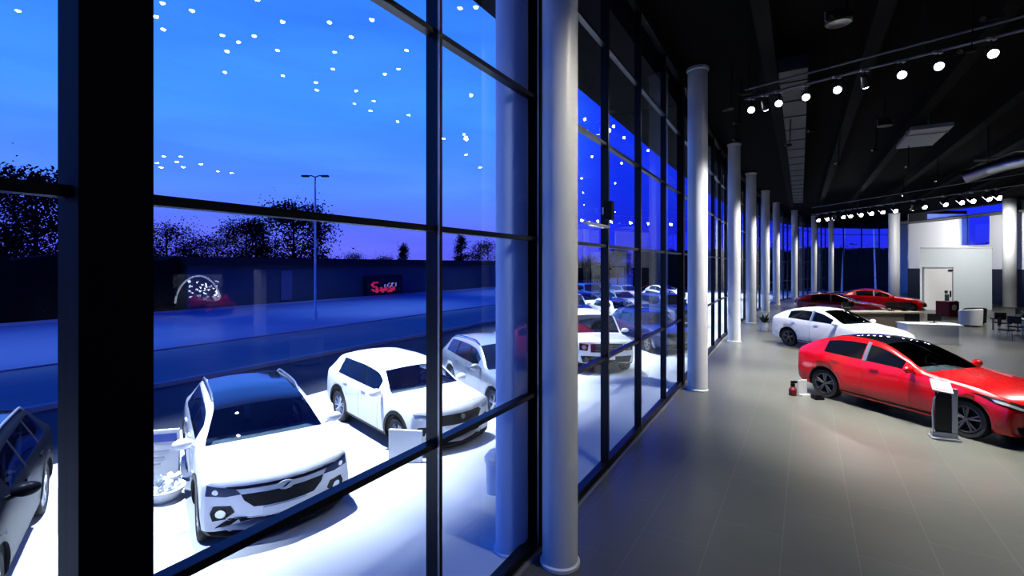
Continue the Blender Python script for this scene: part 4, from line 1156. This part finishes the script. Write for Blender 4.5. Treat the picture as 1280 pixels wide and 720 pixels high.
# ------------------------------------------------------------------ light
def spot(name, loc_, tgt, power, angle, blend=.6, rad=.1, col=(1, .97, .93)):
    l = bpy.data.lights.new(name, 'SPOT'); l.energy = power; l.spot_size = R(angle); l.spot_blend = blend; l.shadow_soft_size = rad; l.color = col
    o = bpy.data.objects.new(name, l); COL.objects.link(o); o.location = loc_
    o.rotation_euler = (Vector(tgt) - Vector(loc_)).to_track_quat('-Z', 'Y').to_euler(); return o
K = 1.9
# near track on the red car and the floor before it
for c, tg in ((spots_near[2], (8.0, 12.0, .5)), (spots_near[3], (6.8, 12.5, 0)), (spots_near[4], (8.3, 10.5, .6)), (spots_near[6], (7.0, 8.6, 0)), (spots_near[7], (8.8, 9.2, .6)), (spots_near[8], (6.2, 7.0, 0))):
    spot('spot_light', c + Vector((0, 0, -.40)), tg, 620 * K, 62, .9)
for x, y, tg, pw in ((11, 14, (11.5, 17, 0), 1300), (13.5, 19, (10.5, 16.5, 0), 1300), (14, 15, (12.8, 16.2, .8), 1000), (12, 24, (11, 21, 0), 1300), (18, 24, (18, 23, 0), 1100), (22, 29, (20, 27.5, .6), 1500), (26, 29, (25, 32, .8), 1500),
        (19, 31, (16.5, 29, 0), 1500), (26, 37, (23, 36, 0), 1800), (30, 41, (29, 43, 0), 1800), (19, 17.5, (17, 19, 0), 900), (24, 22, (23.4, 24, .4), 1000),
        (29, 26.5, (30, 33, 2.2), 1250), (33, 28, (32, 33, 2.2), 800), (33, 38, (38, 44, 5.0), 2200), (33.5, 33, (38, 37.5, 4.5), 1800), (15, 11, (12, 8, 0), 900), (20, 8, (20, 6, 0), 1200), (26, 12, (26, 8, 0), 1500), (30, 4.5, (32, .8, .8), 5200), (28, 1.5, (31.5, .9, .7), 4200)):
    spot('spot_light', (x, y, 6.6), tg, pw * (1.9 if y < 26 else 1.0), 75, .9)
for tg, pw in (((6.4, 8.3, 0), 2700), ((7.2, 12.6, 0), 2900), ((8.0, 15.0, 0), 1500), ((5.0, 9.5, 0), 800), ((3.6, 5.4, 0), 700), ((6.0, 5.8, 0), 800), ((16.4, 18.6, .5), 2200)):  # spots without fixtures, added to brighten patches of floor and the desk
    spot('spot_light', (tg[0] + 1.2, tg[1] + 1.0, 6.7), tg, pw, 44, 1.0)
spot('spot_light', (17.2, 2.2, 6.6), (19.3, 3.4, 2.5), 3500, 70, .9); spot('spot_light', (11.5, 3.0, 6.6), (12, 4.4, .4), 1500, 50, .9)  # added spots, no fixture, brightening the mirrored slab and chair
# wash on the columns along the glass
for (x, y), pw in zip(COLS, (560, 1900, 2000, 1900, 1700, 1500, 1300, 1100, 1100)):
    spot('column_wash', (x + 2.6, y - 2.0, 6.6), (x, y, 2.6), pw, 70, .9, .1, (1, .94, .78) if y < 10 else (1, .97, .93))
# unseen overhead floods added above the forecourt, without masts
for s, pw in ((-4, 4200), (1.5, 6500), (6.5, 7000), (11.5, 7000), (17, 7000), (23, 6500), (30, 6500), (38, 7000), (48, 8000), (60, 8000)):
    c = W(s, 7.1, 10.8); spot('unseen_flood', c, W(s, 5.6, 0), pw * 2.1, 47 if s < 20 else 70, .75, .10, (.90, .95, 1.0))
# street light on the road beyond
for s in (8, 30, 55): spot('road_light', W(s, 25, 11), W(s, 27, 0), 2600, 100, .8, .4, (.55, .7, 1.0))
# dusk sky
wd = bpy.data.worlds.new('dusk'); scene.world = wd; wd.use_nodes = True; nt = wd.node_tree; bg = nt.nodes['Background']
tc = nt.nodes.new('ShaderNodeTexCoord'); sx = nt.nodes.new('ShaderNodeSeparateXYZ'); nt.links.new(tc.outputs['Generated'], sx.inputs[0])
def ramp(stops):
    r = nt.nodes.new('ShaderNodeValToRGB'); e = r.color_ramp.elements
    while len(e) < len(stops): e.new(.5)
    for k, (p_, c_) in enumerate(stops): e[k].position = p_; e[k].color = (*c_, 1)
    nt.links.new(sx.outputs['Z'], r.inputs[0]); return r
r1 = ramp([(0, (.125, .12, .66)), (.06, (.125, .155, .78)), (.14, (.10, .235, .95)), (.28, (.072, .275, 1.0)), (.6, (.03, .16, .8)), (1, (.012, .07, .45))])
r2 = ramp([(0, (.03, .035, .55)), (.06, (.018, .03, .62)), (.14, (.012, .04, .72)), (.28, (.010, .045, .80)), (.6, (.008, .035, .6)), (1, (.006, .03, .4))])
mr = nt.nodes.new('ShaderNodeMapRange'); mr.inputs['From Min'].default_value = -.05; mr.inputs['From Max'].default_value = .22; mr.interpolation_type = 'SMOOTHSTEP'
nt.links.new(sx.outputs['X'], mr.inputs['Value'])
nz = nt.nodes.new('ShaderNodeTexNoise'); nz.inputs['Scale'].default_value = 3.0; nz.inputs['Detail'].default_value = 4
mp = nt.nodes.new('ShaderNodeMapping'); mp.inputs['Scale'].default_value = (1, 1, 6); nt.links.new(tc.outputs['Generated'], mp.inputs[0]); nt.links.new(mp.outputs[0], nz.inputs['Vector'])
mx = nt.nodes.new('ShaderNodeMixRGB'); nt.links.new(mr.outputs[0], mx.inputs[0]); nt.links.new(r1.outputs[0], mx.inputs[1]); nt.links.new(r2.outputs[0], mx.inputs[2])
m2 = nt.nodes.new('ShaderNodeMixRGB'); m2.blend_type = 'SOFT_LIGHT'; m2.inputs[0].default_value = .35
nt.links.new(mx.outputs[0], m2.inputs[1]); nt.links.new(nz.outputs['Fac'], m2.inputs[2])
nt.links.new(m2.outputs[0], bg.inputs['Color']); bg.inputs['Strength'].default_value = 1.25
